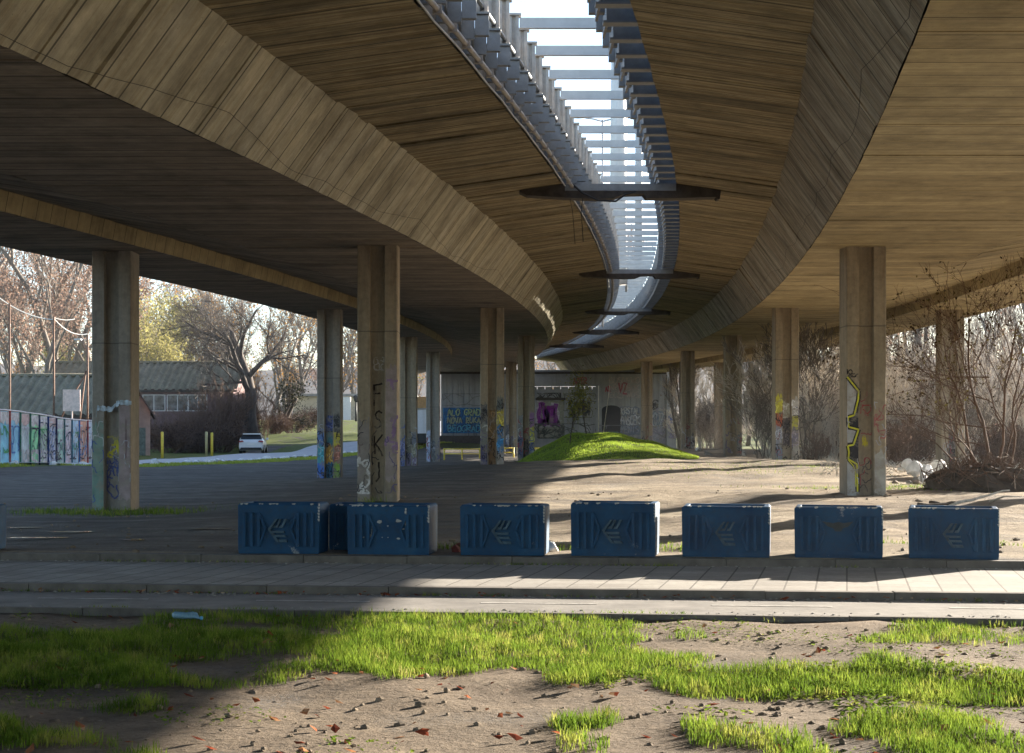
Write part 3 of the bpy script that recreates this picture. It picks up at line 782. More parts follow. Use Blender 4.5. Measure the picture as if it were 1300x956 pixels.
def d_IL1(o, q):
    strokes(o, RY, [[(-.07, 2.0), (-.075, 2.42)], [(-.08, 2.40), (.085, 2.44)], [(-.075, 2.24), (.05, 2.25)],
        [(.08, 1.86), (.02, 1.90), (-.05, 1.84), (-.03, 1.76), (.04, 1.71), (.06, 1.62), (.0, 1.57), (-.07, 1.60)],
        [(-.07, 1.42), (-.06, 1.06)], [(.09, 1.44), (-.05, 1.26)], [(-.05, 1.26), (.02, 1.18), (.09, 1.02)],
        [(.02, .9), (.025, .6), (-.04, .52)]], (.03, .022, .02), .034, q)
    patch(o, FY, *RF, .55, 2.75, (.33, .27, .255), q); scribble(o, FY, *RF, 1.0, 2.5, LIL, q, 9, .05, .008)
    scribble(o, FY, *LF, .3, 1.0, WH, q, 14, .035, .006); scribble(o, FY, *LF, 1.0, 2.2, (.16, .12, .12), q, 4, .02)
    scribble(o, RY, *MF, 2.7, 2.95, (.45, .42, .38), q, 5, .02); patch(o, FY, *LF, .2, 1.7, (.25, .22, .2), q, .003)
def d_R1(o, q):
    x0, x1 = LF
    W = x1 - x0
    def S(pts): return [(x0 + a * W, b) for a, b in pts]
    patch(o, FY, x0, x1, .55, 1.9, (.03, .03, .035), q, .004)
    poly(o, FY, S([(0, 2.42), (.95, 2.18), (.9, 2.0), (.6, 1.74), (.0, 1.70)]), (.40, .40, .40), .007)
    poly(o, FY, S([(.0, 1.42), (.95, 1.40), (.5, 1.17), (0, 1.16)]), (.40, .40, .40), .007)
    poly(o, FY, S([(.0, .80), (.5, .68), (.8, .55), (.8, .12), (.0, .12)]), (.36, .36, .36), .007)
    def line(pts, c, w_, dp):
        mb = MB()
        for (ax, az), (bx, bz) in zip(pts, pts[1:]):
            L = math.hypot(bx - ax, bz - az); nx_, nz_ = -(bz - az) / L * w_ / 2, (bx - ax) / L * w_ / 2
            mb.add([(ax - nx_, FY - dp, az - nz_), (bx - nx_, FY - dp, bz - nz_), (bx + nx_, FY - dp, bz + nz_), (ax + nx_, FY - dp, az + nz_)], [(0, 1, 2, 3)])
        mb.build('graffiti', paint(c), o)
    z1 = [(0, 2.45), (1.0, 2.17), (.97, 2.02), (.62, 1.70), (.05, 1.66), (.12, 1.47), (1.0, 1.42), (.55, 1.12), (.05, 1.10), (.15, .98), (.1, .84), (.85, .74), (.9, .2)]
    line(S(z1), (.02, .02, .02), .085, .008); line(S(z1), (.62, .60, .04), .032, .010)
    line(S([(.1, .82), (.5, .72), (.7, .62), (.75, .3)]), (.62, .60, .04), .018, .010)
    patch(o, FY, x0, x1, .15, .4, (.30, .30, .29), q, .003)
    scribble(o, FY, x0, x1, 2.45, 2.6, BLK, q, 5, .02)
    scribble(o, RY, *MF, 1.7, 1.9, RD, q, 4, .02); scribble(o, FY, *RF, 1.25, 2.0, (.36, .10, .10), q, 9, .022)
    patch(o, RY, -.06, .06, 1.08, 1.25, YEL, q); scribble(o, RY, *MF, .2, .8, (.10, .09, .09), q, 5, .02)
    patch(o, FY, *RF, .15, 1.0, (.37, .36, .33), q, .003)
def multi(cl, ch, cr, hl=1.6, hc=1.6, hr=1.6):
    def f(o, q):
        for face, cs, y, h in ((LF, cl, FY, hl), (MF, ch, RY, hc), (RF, cr, FY, hr)):
            if not cs: continue
            n = len(cs); z = .15
            for k, c in enumerate(cs):
                z2 = z + (h - .15) / n
                if c: patch(o, y, *face, z, z2 + .06, c, q, .003 + .0015 * (k % 2)); scribble(o, y, *face, z, z2, tuple(min(.8, v * 2 + .04) for v in c) if k % 2 else BLK, q, 5, .025, .007)
                z = z2
    return f
cR = lambda D: cx(D)
pillar('a', P(147, 31.5), 31.5, 'left foreground pillar with green and pink paint and a plastic strip tied round it', d_OL1, 'pillar2', -.1)
pillar('b', P(481, 31.0), 31.0, 'front pillar with tall black letters sprayed down its groove', d_IL1, 'pillar', 0)
pillar('c', P(1095, 31.2), 31.2, 'front right pillar with black, white and yellow jagged graffiti', d_R1, 'pillar', 0)
pillar('d', cx(31.4) + 10.4, 31.4, 'foreground pillar beyond the right edge beside the bush', None, 'pillar', -.1)
pillar('e', P(419, 52.2), 52.2, 'pillar painted blue, green and yellow low down, left of the lettered pillar', multi([(.06, .16, .5), (.08, .30, .36), (.12, .2, .4)], [(.04, .12, .2), (.45, .25, .06), (.08, .2, .22), (.06, .08, .2)], [(.22, .34, .06), (.3, .12, .08), (.5, .4, .06), (.05, .05, .05)], 1.7, 2.2, 2.2), 'pillar2', -.08)
pillar('f', P(625, 52.2), 52.2, 'brown-grooved pillar with blue and yellow paint, left of the grass mound', multi([(.10, .09, .16), (.2, .2, .18), (.10, .10, .10)], [(.22, .13, .07), (.24, .15, .07)], [(.33, .30, .27), (.05, .20, .42), (.06, .18, .36), (.4, .33, .05), (.12, .14, .14)], 2.1, 1.9, 2.3), 'pillar', 0)
pillar('g', P(997, 52.2), 52.2, 'right pillar with yellow crown graffiti and dark lettering at mid height', multi([(.20, .23, .30), (.25, .26, .30), (.42, .12, .06), (.55, .5, .06)], [(.30, .26, .2), (.08, .07, .08), (.08, .07, .08), (.5, .5, .4)], [(.33, .31, .28), (.2, .18, .22), (.45, .42, .08), (.5, .48, .45)], 2.2, 2.0, 2.1), 'pillar', 0)
pillar('h', P(1206, 52.2), 52.2, 'sunlit pillar behind the bare bush on the right', multi([(.26, .22, .16)], [(.09, .08, .08), (.1, .09, .09)], None, .8, 1.6), 'pillar', -.08)
pillar('i', P(519, 73.8), 73.8, 'slim distant pillar just right of the lettered pillar, purple smears low down', multi([(.2, .2, .28), (.16, .16, .26)], [(.22, .18, .24), (.2, .18, .14)], [(.26, .2, .28), (.24, .22, .15), (.2, .2, .22)], 1.4, 1.6, 1.8), 'pillar', -.08)
pillar('j', P(668, 73.8), 73.8, 'pillar standing at the left foot of the grass mound', multi([(.12, .12, .2), (.2, .2, .2)], [(.1, .09, .09)], [(.28, .28, .33), (.45, .4, .08), (.3, .16, .3)], 2.1, .9, 2.2), 'pillar', 0)
pillar('k', P(930, 73.8), 73.8, 'pillar between the mound and the yellow-crowned pillar', multi(None, None, [(.22, .22, .22), (.1, .12, .14)], 1, 1, 1.1), 'pillar', 0)
pillar('l', cx(73.8) + 10.4, 73.8, 'pillar hidden behind the jagged graffiti pillar on the right', None, 'pillar', -.08)
pillar('m', P(550, 93.7), 93.7, 'far left pillar with a pale blue painted edge beside the yellow rail', multi([(.42, .47, .62), (.42, .47, .60)], [(.22, .22, .22)], None, 2.0, 1.4), 'pillar2', -.08)
pillar('n', cx(93.7) - 4.85, 93.7, 'far pillar tucked behind the pillar at the foot of the mound', None, 'pillar', 0)
pillar('o', P(873, 93.7), 93.7, 'pillar standing behind the right tail of the grass mound', multi(None, [(.32, .30, .3)], [(.36, .34, .32)], 1, .8, .8), 'pillar', 0)
pillar('p', cx(93.7) + 10.4, 93.7, 'far pillar hidden behind the yellow-crowned pillar', None, 'pillar', -.08)
pillar('q', P(649, 113.4), 113.4, 'farthest inner pillar of the left carriageway with white tags', multi([(.2, .18, .2), (.35, .35, .35), (.12, .12, .14)], [(.2, .2, .2)], None, 2.2, 1.2), 'pillar', 0)
pillar('r', P(821, 113.4), 113.4, 'farthest pillar in front of the end wall behind the mound', multi([(.2, .17, .2), (.24, .22, .18)], None, [(.24, .22, .24)], 1.6, 1, 1.2), 'pillar', 0)
pillar('s', P(914, 113.4), 113.4, 'farthest outer pillar of the right carriageway among pale twigs', None, 'pillar', -.08)
pillar('t', cx(113.4) - 10.4, 113.4, 'farthest outer pillar of the left carriageway', None, 'pillar2', -.08)
# plastic strip tied round the first pillar
ps = empty('plastic_strip', (pil['a'].location[0], pil['a'].location[1], 0), 0, 'torn blue-white plastic strip tied round the left foreground pillar', 'plastic strip')
mb = MB(); q = random.Random(2); zz = Zp(517, 31.5)
pts = [(-.30, FY - .02, zz - .45), (-.29, FY - .03, zz - .2), (-.27, FY - .03, zz - .02), (-.15, FY - .01, zz - .03), (0, FY + .02, zz - .05), (.08, FY - .0, zz + .04), (.18, FY - .03, zz + .09), (.4, FY - .02, zz + .08)]
for i in range(len(pts) - 1):
    for k in range(4):
        t = k / 4; a = Vector(pts[i]).lerp(Vector(pts[i + 1]), t); b = Vector(pts[i]).lerp(Vector(pts[i + 1]), t + .27)
        h = q.uniform(.03, .06)
        mb.add([a + Vector((0, q.uniform(-.02, 0), -h)), b + Vector((0, q.uniform(-.02, 0), -h)), b + Vector((0, q.uniform(-.03, 0), h)), a + Vector((0, q.uniform(-.03, 0), h))], [(0, 1, 2, 3)])
mb.build('strip', simple('blue_white_plastic', (.42, .50, .56), .35, var=.4, scale=12), ps)

# ------------------------------------------------------------------ blue blocks
def block(x0px, x1px, ybot, ytop, rot, variant, label, dback=0):
    D0 = K1 + .17 + .05
    xm = P((x0px + x1px) / 2, D0); D = D0 + SH * xm + dback
    w_ = (x1px - x0px) * D / F; h = (ybot - ytop) * D / F
    xm = P((x0px + x1px) / 2, D + .25)
    ra = -R(rot); dep = .62
    wf = 1.02 * w_ - .9 * dep * abs(math.sin(R(rot) - math.atan(xm / D)))
    zb = .088
    o = empty('concrete_block', (xm, D + dep / 2, zb), ra + math.atan(SH) * .0, label, 'concrete block', 'blue concrete blocks along the kerb')
    a = wf / 2; f = -dep / 2; q = random.Random(int(x0px))
    mb = MB()
    # tapering body with bevelled rim (slightly narrower foot)
    def ring(x, y, z): return [(-x, -y, z), (x, -y, z), (x, y, z), (-x, y, z)]
    # 
    rings = [ring(a * .985, dep / 2 * .96, 0), ring(a * .992, dep / 2 * .98, .05), ring(a, dep / 2, h - .02), ring(a - .02, dep / 2 - .02, h)]
    for r_ in rings: mb.v += [(x + q.uniform(-.003, .003), y, z + (q.uniform(-.006, .006) if z > .1 else 0)) for x, y, z in r_]
    for k in range(3):
        for j in range(4): mb.f.append((k * 4 + j, k * 4 + (j + 1) % 4, (k + 1) * 4 + (j + 1) % 4, (k + 1) * 4 + j)); mb.m.append(0); mb.sm.append(False)
    mb.f.append((0, 3, 2, 1)); mb.m.append(0); mb.sm.append(False)
    # top: raised rim and sunken concrete core
    ti = [(-a + .07, -dep / 2 + .07, h - .0), (a - .07, -dep / 2 + .07, h), (a - .07, dep / 2 - .07, h), (-a + .07, dep / 2 - .07, h)]
    b = len(mb.v); mb.v += ti
    for j in range(4): mb.f.append((12 + j, 12 + (j + 1) % 4, b + (j + 1) % 4, b + j)); mb.m.append(0); mb.sm.append(False)
    lo = [(x, y, z - .03) for x, y, z in ti]; b2 = len(mb.v); mb.v += lo
    for j in range(4): mb.f.append((b + j, b + (j + 1) % 4, b2 + (j + 1) % 4, b2 + j)); mb.m.append(0); mb.sm.append(False)
    mb.f.append((b2, b2 + 1, b2 + 2, b2 + 3)); mb.m.append(1); mb.sm.append(False)
    # ribs each side on front and back
    for s in (-1, 1):
        for k in range(3):
            xc = s * (a - .085 - k * .088)
            z0, z1 = .09, h - .11
            for fy, dy in ((f, -1), (-f, 1)):
                rb = [(xc - .019, z0), (xc + .019, z0), (xc + .019, z1), (xc - .019, z1)]
                y_in = fy + (.012 if dy < 0 else -.012); y_out = fy + dy * .026
                mb.prism(rb if dy < 0 else rb, min(y_in, y_out), max(y_in, y_out))
        # slanting edge of the centre field
        xi = s * (a - .33); xt = s * (a - .25)
        zc = h * .5
        mb.prism([(xt, .09), (xi, zc), (xi - s * .03, zc), (xt - s * .03, .09)] if s > 0 else [(xt, .09), (xt - s * .03, .09), (xi - s * .03, zc), (xi, zc)], f - .024, f + .012)
        mb.prism([(xi, zc), (xt, h - .11), (xt - s * .03, h - .11), (xi - s * .03, zc)] if s > 0 else [(xi, zc), (xi - s * .03, zc), (xt - s * .03, h - .11), (xt, h - .11)], f - .024, f + .012)
    # bare concrete showing on the top edges
    for k in range(12):
        x = q.uniform(-a + .03, a - .06); l = q.uniform(.01, .05)
        mb.prism([(x, h - q.uniform(.008, .022)), (x + l * .6, h - q.uniform(.006, .018)), (x + l, h - .002), (x + l * .5, h + .003), (x - .01, h)], f - .0035, f + .03, 1)
    for k in range(6):
        z = h * (1 - k * .06); mb.prism([(a - .012, z - h * .05), (a + .003, z - h * .05), (a + .003, z), (a - q.uniform(.01, .03), z)], f - .004, f + .02, 1)
    if variant == 'chipped':
        for cx_, cz_, r_ in ((-.10, h * .66, .035), (.12, h * .68, .035), (0, h * .58, .012), (-.07, h * .35, .01), (0, h * .35, .009), (.13, h * .33, .022), (-.30, h * .35, .012), (.19, h * .52, .014)):
            n = 7; mb.prism([(cx_ + math.cos(k * 6.283 / n) * r_ * q.uniform(.6, 1.5), cz_ + math.sin(k * 6.283 / n) * r_ * q.uniform(.4, .8)) for k in range(n)], f - .003, f + .001, 1)
        for x_, z0, z1 in ((-.20, h * .3, h * .7), (.22, h * .6, h * .92)):
            zz = z0
            while zz < z1: mb.box(x_ - .008 + q.uniform(-.012, .012), x_ + .006, f - .004, f + .001, zz, zz + .03, 1); zz += .035
    body = mb.build('body', [M['block'], M['blocktop']], o)
    for m_ in (body,):
        bv = m_.modifiers.new('bevel', 'BEVEL'); bv.width = .006; bv.segments = 1; bv.limit_method = 'ANGLE'
    em = MB()
    if variant == 'arrow':
        cxm, cz = -.02, h * .49; sc_ = .62
        def bar(pts): em.prism([(cxm + x * sc_, cz + z * sc_) for x, z in pts], f - .034, f + .005)
        bar([(-.17, 0), (-.02, .2), (.03, .2), (-.10, .02), (-.12, .0), (.06, -.25), (0, -.25)])
        bar([(-.08, .03), (.02, .03), (.10, .2), (.06, .2), (.0, .07), (-.05, .07)])
        bar([(.05, .03), (.12, .03), (.21, .2), (.165, .2), (.10, .07), (.07, .07)])
        bar([(-.10, -.03), (.16, -.03), (.16, -.07), (-.07, -.07)])
        bar([(-.04, -.11), (.17, -.11), (.19, -.15), (-.01, -.15)])
        bar([(.03, -.20), (.20, -.20), (.22, -.25), (.07, -.25)])
        em.build('emblem', M['emblem'], o)
    elif variant == 'wings':
        cz = h * .62
        em.prism([(-.19, cz + .06), (-.06, cz + .04), (0, cz + .055), (.06, cz + .04), (.17, cz + .06), (.11, cz), (.05, cz - .02), (.03, cz - .055), (-.04, cz - .055), (-.06, cz - .02), (-.12, cz)], f - .02, f + .005)
        em.build('emblem', simple('dull_badge', (.04, .05, .055), .6, var=.3), o)
    return o
block(-106, 6, 703, 645, 4, 'arrow', 'blue concrete block cut off by the left edge of the picture')
block(302, 417, 704, 640, 4, 'arrow', 'leftmost whole blue block, pale blue side face, touching its neighbour')
block(418, 520, 700, 642, 4, 'plain', 'blue block half hidden behind the chipped block', .7)
block(441, 556, 704, 641, 7, 'chipped', 'blue block with chipped paint in its centre and a plant behind it')
block(585, 698, 705, 641, 7, 'arrow', 'blue block with brick rubble at its left foot, middle of the row')
block(726, 838, 706, 638, 10, 'arrow', 'blue block with a scraped arrow emblem, tilted, right of the middle one')
block(868, 979, 707, 642, 10, 'arrow', 'blue block with a bright sunlit right edge, third from the right')
block(1012, 1120, 708, 643, 12, 'wings', 'blue block with a dark winged badge')
block(1157, 1267, 709, 644, 15, 'arrow', 'rightmost blue block with a clear raised arrow emblem')

# small rubble near blocks
def rock(x, y, r, mat, label, name='rubble_lump', cat='rubble', group='rubble lumps', seed=0, flat=.7, z=None):
    q = random.Random(seed); mb = MB(); pl_ = [(Vector((q.uniform(-1, 1), q.uniform(-1, 1), q.uniform(-1, 1))).normalized(), q.uniform(.5, .85)) for _ in range(11)]
    nu, nv = 14, 9
    for i in range(nv + 1):
        for j in range(nu):
            th, ph = math.pi * i / nv, 6.2832 * j / nu; dv = Vector((math.sin(th) * math.cos(ph), math.sin(th) * math.sin(ph), math.cos(th)))
            rr = min([1.0] + [d_ / max(dv.dot(n_), .05) for n_, d_ in pl_]) * r * (1 + q.uniform(-.03, .03)); mb.v.append((dv.x * rr, dv.y * rr * .85, dv.z * rr * flat + r * flat * .4))
    for i in range(nv):
        for j in range(nu): mb.f.append((i * nu + j, (i + 1) * nu + j, (i + 1) * nu + (j + 1) % nu, i * nu + (j + 1) % nu)); mb.m.append(0); mb.sm.append(False)
    o = mb.build(name, mat); o.location = (x, y, terr(x, y) if z is None else z); o.rotation_euler = (0, 0, q.uniform(0, 6)); return tag(o, label, cat, group)
rock(P(700, 19.6), 19.7, .13, M['rubble'], 'white stone leaning against the middle blue block', seed=3)
rock(P(578, 19.4), 19.5, .10, simple('red_brick', (.22, .06, .05), .9), 'reddish brick lump at the left foot of the middle blue block', seed=4)
rock(P(579, 19.4), 19.9, .09, simple('red_brick2', (.22, .06, .05), .9), 'second reddish brick lump behind the first one', seed=5)
# ------------------------------------------------------------------ end wall of the overpass
def wall_mat():
    m, t, b = nmat('end_wall_concrete')
    v = coords(t, (1, 1, 1), 'pos')
    n = noise(t, v, .8, 6, .65); f = noise(t, v, 8, 5, .7)
    st = noise(t, coords(t, (2.5, 1, .15), 'pos'), 1.2, 4)
    c = ramp(t, n, [(.3, (.24, .25, .26)), (.7, (.36, .37, .38))])
    c = mix(t, ramp(t, st, [(.5, BW(0)), (.7, BW(.5))]), c, (.14, .14, .14))
    t.links.new(c, b.inputs['Base Color']); b.inputs['Roughness'].default_value = .85; bump(t, b, f, .3, .02); return m
M['wall'] = wall_mat()
WD = 139.0
def WX(px): return (px - 650) * WD / F
def WZ(py): return EYE + (545 - py) * WD / F
ew = empty('end_wall', (WX(710), WD, -.6), 0, 'tall grey grooved end wall under the overpass covered in graffiti', 'wall')
wx0, wz0 = ew.location[0], ew.location[2]
mb = MB(); wt = zs(WD) + .15
panels = [(560, 672, 0, 'g'), (672, 757, .25, 's'), (757, 846, 0, 'g')]
for a, b_, off, kind in panels:
    if kind == 'g':
        px_ = a
        while px_ < b_ - 1:
            e = min(px_ + 7.2, b_)
            mb.box(WX(px_) + .03 - wx0, WX(e) - .03 - wx0, off - .06, .9, 0, wt - wz0); px_ = e
        mb.box(WX(a) - wx0, WX(b_) - wx0, off, .95, 0, wt - .004 - wz0)
    else:
        mb.box(WX(a) - wx0, WX(b_) - wx0, off, .95, 0, WZ(523) + 2.0 - wz0)
        mb.box(WX(a) - wx0, WX(b_) - wx0, off - .3, .9, WZ(490) - wz0, wt - wz0)
        px_ = a
        while px_ < b_ - 1:
            e = min(px_ + 10, b_); mb.box(WX(px_) + .04 - wx0, WX(e) - .04 - wx0, off - .08, off + .3, 0, WZ(491) - wz0); px_ = e
mb.box(WX(846) - wx0, WX(858) - wx0, -.4, 3, 0, wt - wz0)
mb.build('wall', M['wall'], ew)
dk = MB(); dk.box(WX(558) - wx0, WX(859) - wx0, -.12, 1.2, wt - wz0 - .35, wt - wz0 - .15); dk.build('bearing_gap_shade', M['dark'], ew)  # dark strip stands for the shaded void below the deck end
q = random.Random(11)
def wq(px0, px1, y0, y1): return (WX(px0) - wx0, WX(px1) - wx0, WZ(y1) - wz0, WZ(y0) - wz0)
def wtext(px, py, s, size, c, off=0, xs_=1, y=-.07, shear=0, d=.006): return text(ew, y, WX(px) - wx0, WZ(py) - wz0, s, size, c, off, xs_, shear, d)
a = wq(683, 716, 508, 556); patch(ew, .16, *a, (.26, .27, .22), q)
tagline(ew, .16, WX(684) - wx0, WX(711) - wx0, WZ(527) - wz0, 1.75, 'CNIL', (.22, .03, .25), .36, q, .02, (.50, .45, .50))
a = wq(682, 712, 499, 506); scribble(ew, .16, *a, (.05, .05, .05), q, 12, .07); a = wq(683, 716, 540, 556); scribble(ew, .16, *a, (.05, .06, .05), q, 14, .12, .03)
lint = MB(); lint.box(WX(680) - wx0, WX(718) - wx0, 0, .2, WZ(508) - wz0, WZ(505) - wz0); lint.build('lintel', M['dark'], ew)
def wl(px0, px1, py, h, word, c, w_, y=-.07, o=None, d=.01): tagline(ew, y, WX(px0) - wx0, WX(px1) - wx0, WZ(py) - wz0, h, word, c, w_, q, d, o)
wl(727, 745, 484, .6, 'ADTR', (.34, .07, .09), .11, -.31)
wl(722, 748, 519, 1.2, 'SIVTN', (.04, .04, .045), .22, .155, (.3, .32, .28)); wl(720, 744, 533, .8, 'KRAS', (.25, .27, .25), .09, .155)
for k in range(3): wl(773, 812, 483 + k * 9, .5, ('BUSNEWO', 'WRSNBOK', 'ECEPWOS')[k], (.44, .38, .39), .075)
wl(768, 775, 494, .45, 'AX', (.38, .04, .08), .09); wl(785, 796, 493, .9, 'VZ', (.34, .08, .13), .12, d=.016)
a = wq(787, 812, 517, 552); patch(ew, -.06, *a, (.16, .19, .26), q)
wl(788, 812, 522, .55, 'KRSTAL', (.55, .57, .6), .08); wl(788, 812, 534, .75, 'PASOEK', (.55, .57, .62), .12); wl(788, 811, 545, .6, 'MENIS', (.3, .33, .42), .1)
wl(827, 842, 533, 1.25, 'O7', (.38, .42, .48), .16, o=(.12, .18, .26))
a = wq(827, 835, 508, 520); scribble(ew, -.07, *a, (.04, .04, .05), q, 10, .09)
wl(847, 857, 532, .8, '@', (.10, .14, .34), .12, -.41); a = wq(847, 857, 538, 556); scribble(ew, -.4, *a, (.2, .18, .34), q, 8, .06)
a = wq(828, 845, 540, 562); patch(ew, -.06, *a, (.30, .30, .36), q)
for px0, px1, y0, y1, c in ((760, 845, 540, 556, (.2, .2, .24)), (676, 757, 538, 556, (.07, .08, .07)), (562, 640, 500, 515, (.2, .2, .2)), (815, 845, 518, 550, (.24, .22, .3)), (716, 757, 500, 530, (.12, .13, .1))):
    a = wq(px0, px1, y0, y1); scribble(ew, -.09 if px0 > 757 or px0 < 600 else .13, *a, c, q, 9, .06)
# arched doorway: flat dark sheet in place of the shade inside
dw = MB(); n = 10; xa, xb = WX(764) - wx0, WX(788) - wx0; rad = (xb - xa) / 2; zc = WZ(520) - wz0
pts = [(xa, 0), (xb, 0)] + [(xa + rad + rad * math.cos(math.pi * k / n), zc + rad * .45 * math.sin(math.pi * k / n)) for k in range(n + 1)]
dw.prism(pts, -.075, -.062); dw.build('doorway', simple('doorway_shade', (.02, .022, .025), .9), ew)
tb = MB(); tb.box(-.5, .5, -.35, .35, 0, 1.35); tb.box(-.54, .54, -.4, .4, 1.35, 1.45); tb.prism([(-.5, 1.45), (.5, 1.45), (.4, 1.6), (-.4, 1.6)], -.36, .36)
bo = tb.build('rubbish_bin', simple('teal_plastic', (.04, .13, .17), .5, var=.2)); bo.location = (WX(777), WD - 1.3, terr(WX(777), WD - 1.3)); tag(bo, 'teal rubbish bin in the dark arched doorway', 'bin')
# blue mural wall
bm_ = empty('mural_wall', (WX(590) + 0, WD - 6, -.4), 0, 'low wall with bright blue mural and pale lettering under the far deck', 'wall')
def MX(px): return (px - 650) * (WD - 6) / F
def MZ(py): return EYE + (545 - py) * (WD - 6) / F
mx0, mz0 = bm_.location[0], bm_.location[2]
mb = MB(); mb.box(MX(562) - mx0, MX(613) - mx0, 0, .3, 0, MZ(517) - mz0); mb.build('wall', M['conc'], bm_)
mu = MB(); mu.box(MX(562.5) - mx0, MX(612.5) - mx0, -.012, -.002, MZ(550) - mz0, MZ(517.5) - mz0); mu.build('mural', simple('mural_blue', (.02, .10, .24), .7, var=.4, scale=2), bm_)
for k, (w_s, c) in enumerate([('ALO GRAD', (.35, .45, .25)), ('NOVA RUKA', (.36, .40, .26)), ('BEOGRAD', (.12, .40, .52))]):
    tagline(bm_, -.012, MX(568) - mx0, MX(610) - mx0, MZ(523.5 + k * 10.2) - mz0, .52, w_s, c, .1, q, .012, (.02, .03, .06))
scribble(bm_, -.012, MX(563) - mx0, MX(612) - mx0, MZ(549) - mz0, MZ(518) - mz0, (.03, .2, .42), q, 12, .06, .006)
mb = MB(); mb.box(MX(555) - mx0, MX(640) - mx0, -1.6, -1.3, -.1, MZ(553) - mz0); mb.build('plinth', simple('brown_plinth', (.11, .09, .08), .9), bm_)

# yellow rails
def yrail(px0, px1, D, ytop, ybot, label, n):
    x0, x1 = P(px0, D), P(px1, D); z0 = Zp(ybot, D); h = (ybot - ytop) * D / F
    o = empty('yellow_rail', ((x0 + x1) / 2, D, z0), 0, label, 'railing', 'yellow rails in front of the end wall')
    L = x1 - x0
    for z in (h * .92, h * .45):
        mb = MB(); mb.tube([(-L / 2, 0, z), (L / 2, 0, z)], .035, 6); mb.build('rail', M['yellow'], o)
    for k in range(n):
        x = -L / 2 + L * k / (n - 1); mb = MB(); mb.tube([(x, 0, -.3), (x, 0, h)], .05, 6); mb.build('post', M['yellow'], o)
yrail(564, 609, 98, 569, 582, 'low yellow two-bar rail under the blue mural', 3)
yrail(628, 652, 98, 568, 580, 'short yellow rail between the far pillars', 2)
yrail(676, 694, 98, 568, 577, 'short yellow rail at the left foot of the mound', 2)

# ------------------------------------------------------------------ left side: fence, roofs, shed
fence = empty('painted_fence', (-21, 66, 0), 0, 'long metal fence covered in blue, green and white graffiti panels', 'fence')
fp = [(-20.3, 52), (-20.6, 57), (-20.9, 64), (-21.15, 69), (-21.45, 74), (-21.75, 79), (-22.1, 85), (-22.4, 91)]
pc = [(.16, .34, .62), (.15, .36, .66), (.18, .37, .64), (.30, .34, .33), (.16, .40, .20), (.30, .38, .26), (.36, .37, .44), (.30, .45, .36), (.42, .34, .36), (.28, .38, .46), (.45, .22, .14), (.38, .42, .50)]
postc = [BLU, (.5, .08, .06), (.5, .08, .06), (.06, .2, .12), (.06, .2, .12), (.02, .04, .12), (.02, .05, .16), (.05, .04, .10), (.05, .16, .16), (.08, .2, .25)]
tot = []
for (x0, y0), (x1, y1) in zip(fp, fp[1:]):
    n = max(1, round(math.hypot(x1 - x0, y1 - y0) / 1.75))
    for k in range(n): tot.append((x0 + (x1 - x0) * k / n, y0 + (y1 - y0) * k / n))
q = random.Random(21)
k0 = next(i for i, p in enumerate(tot) if p[1] > 62)
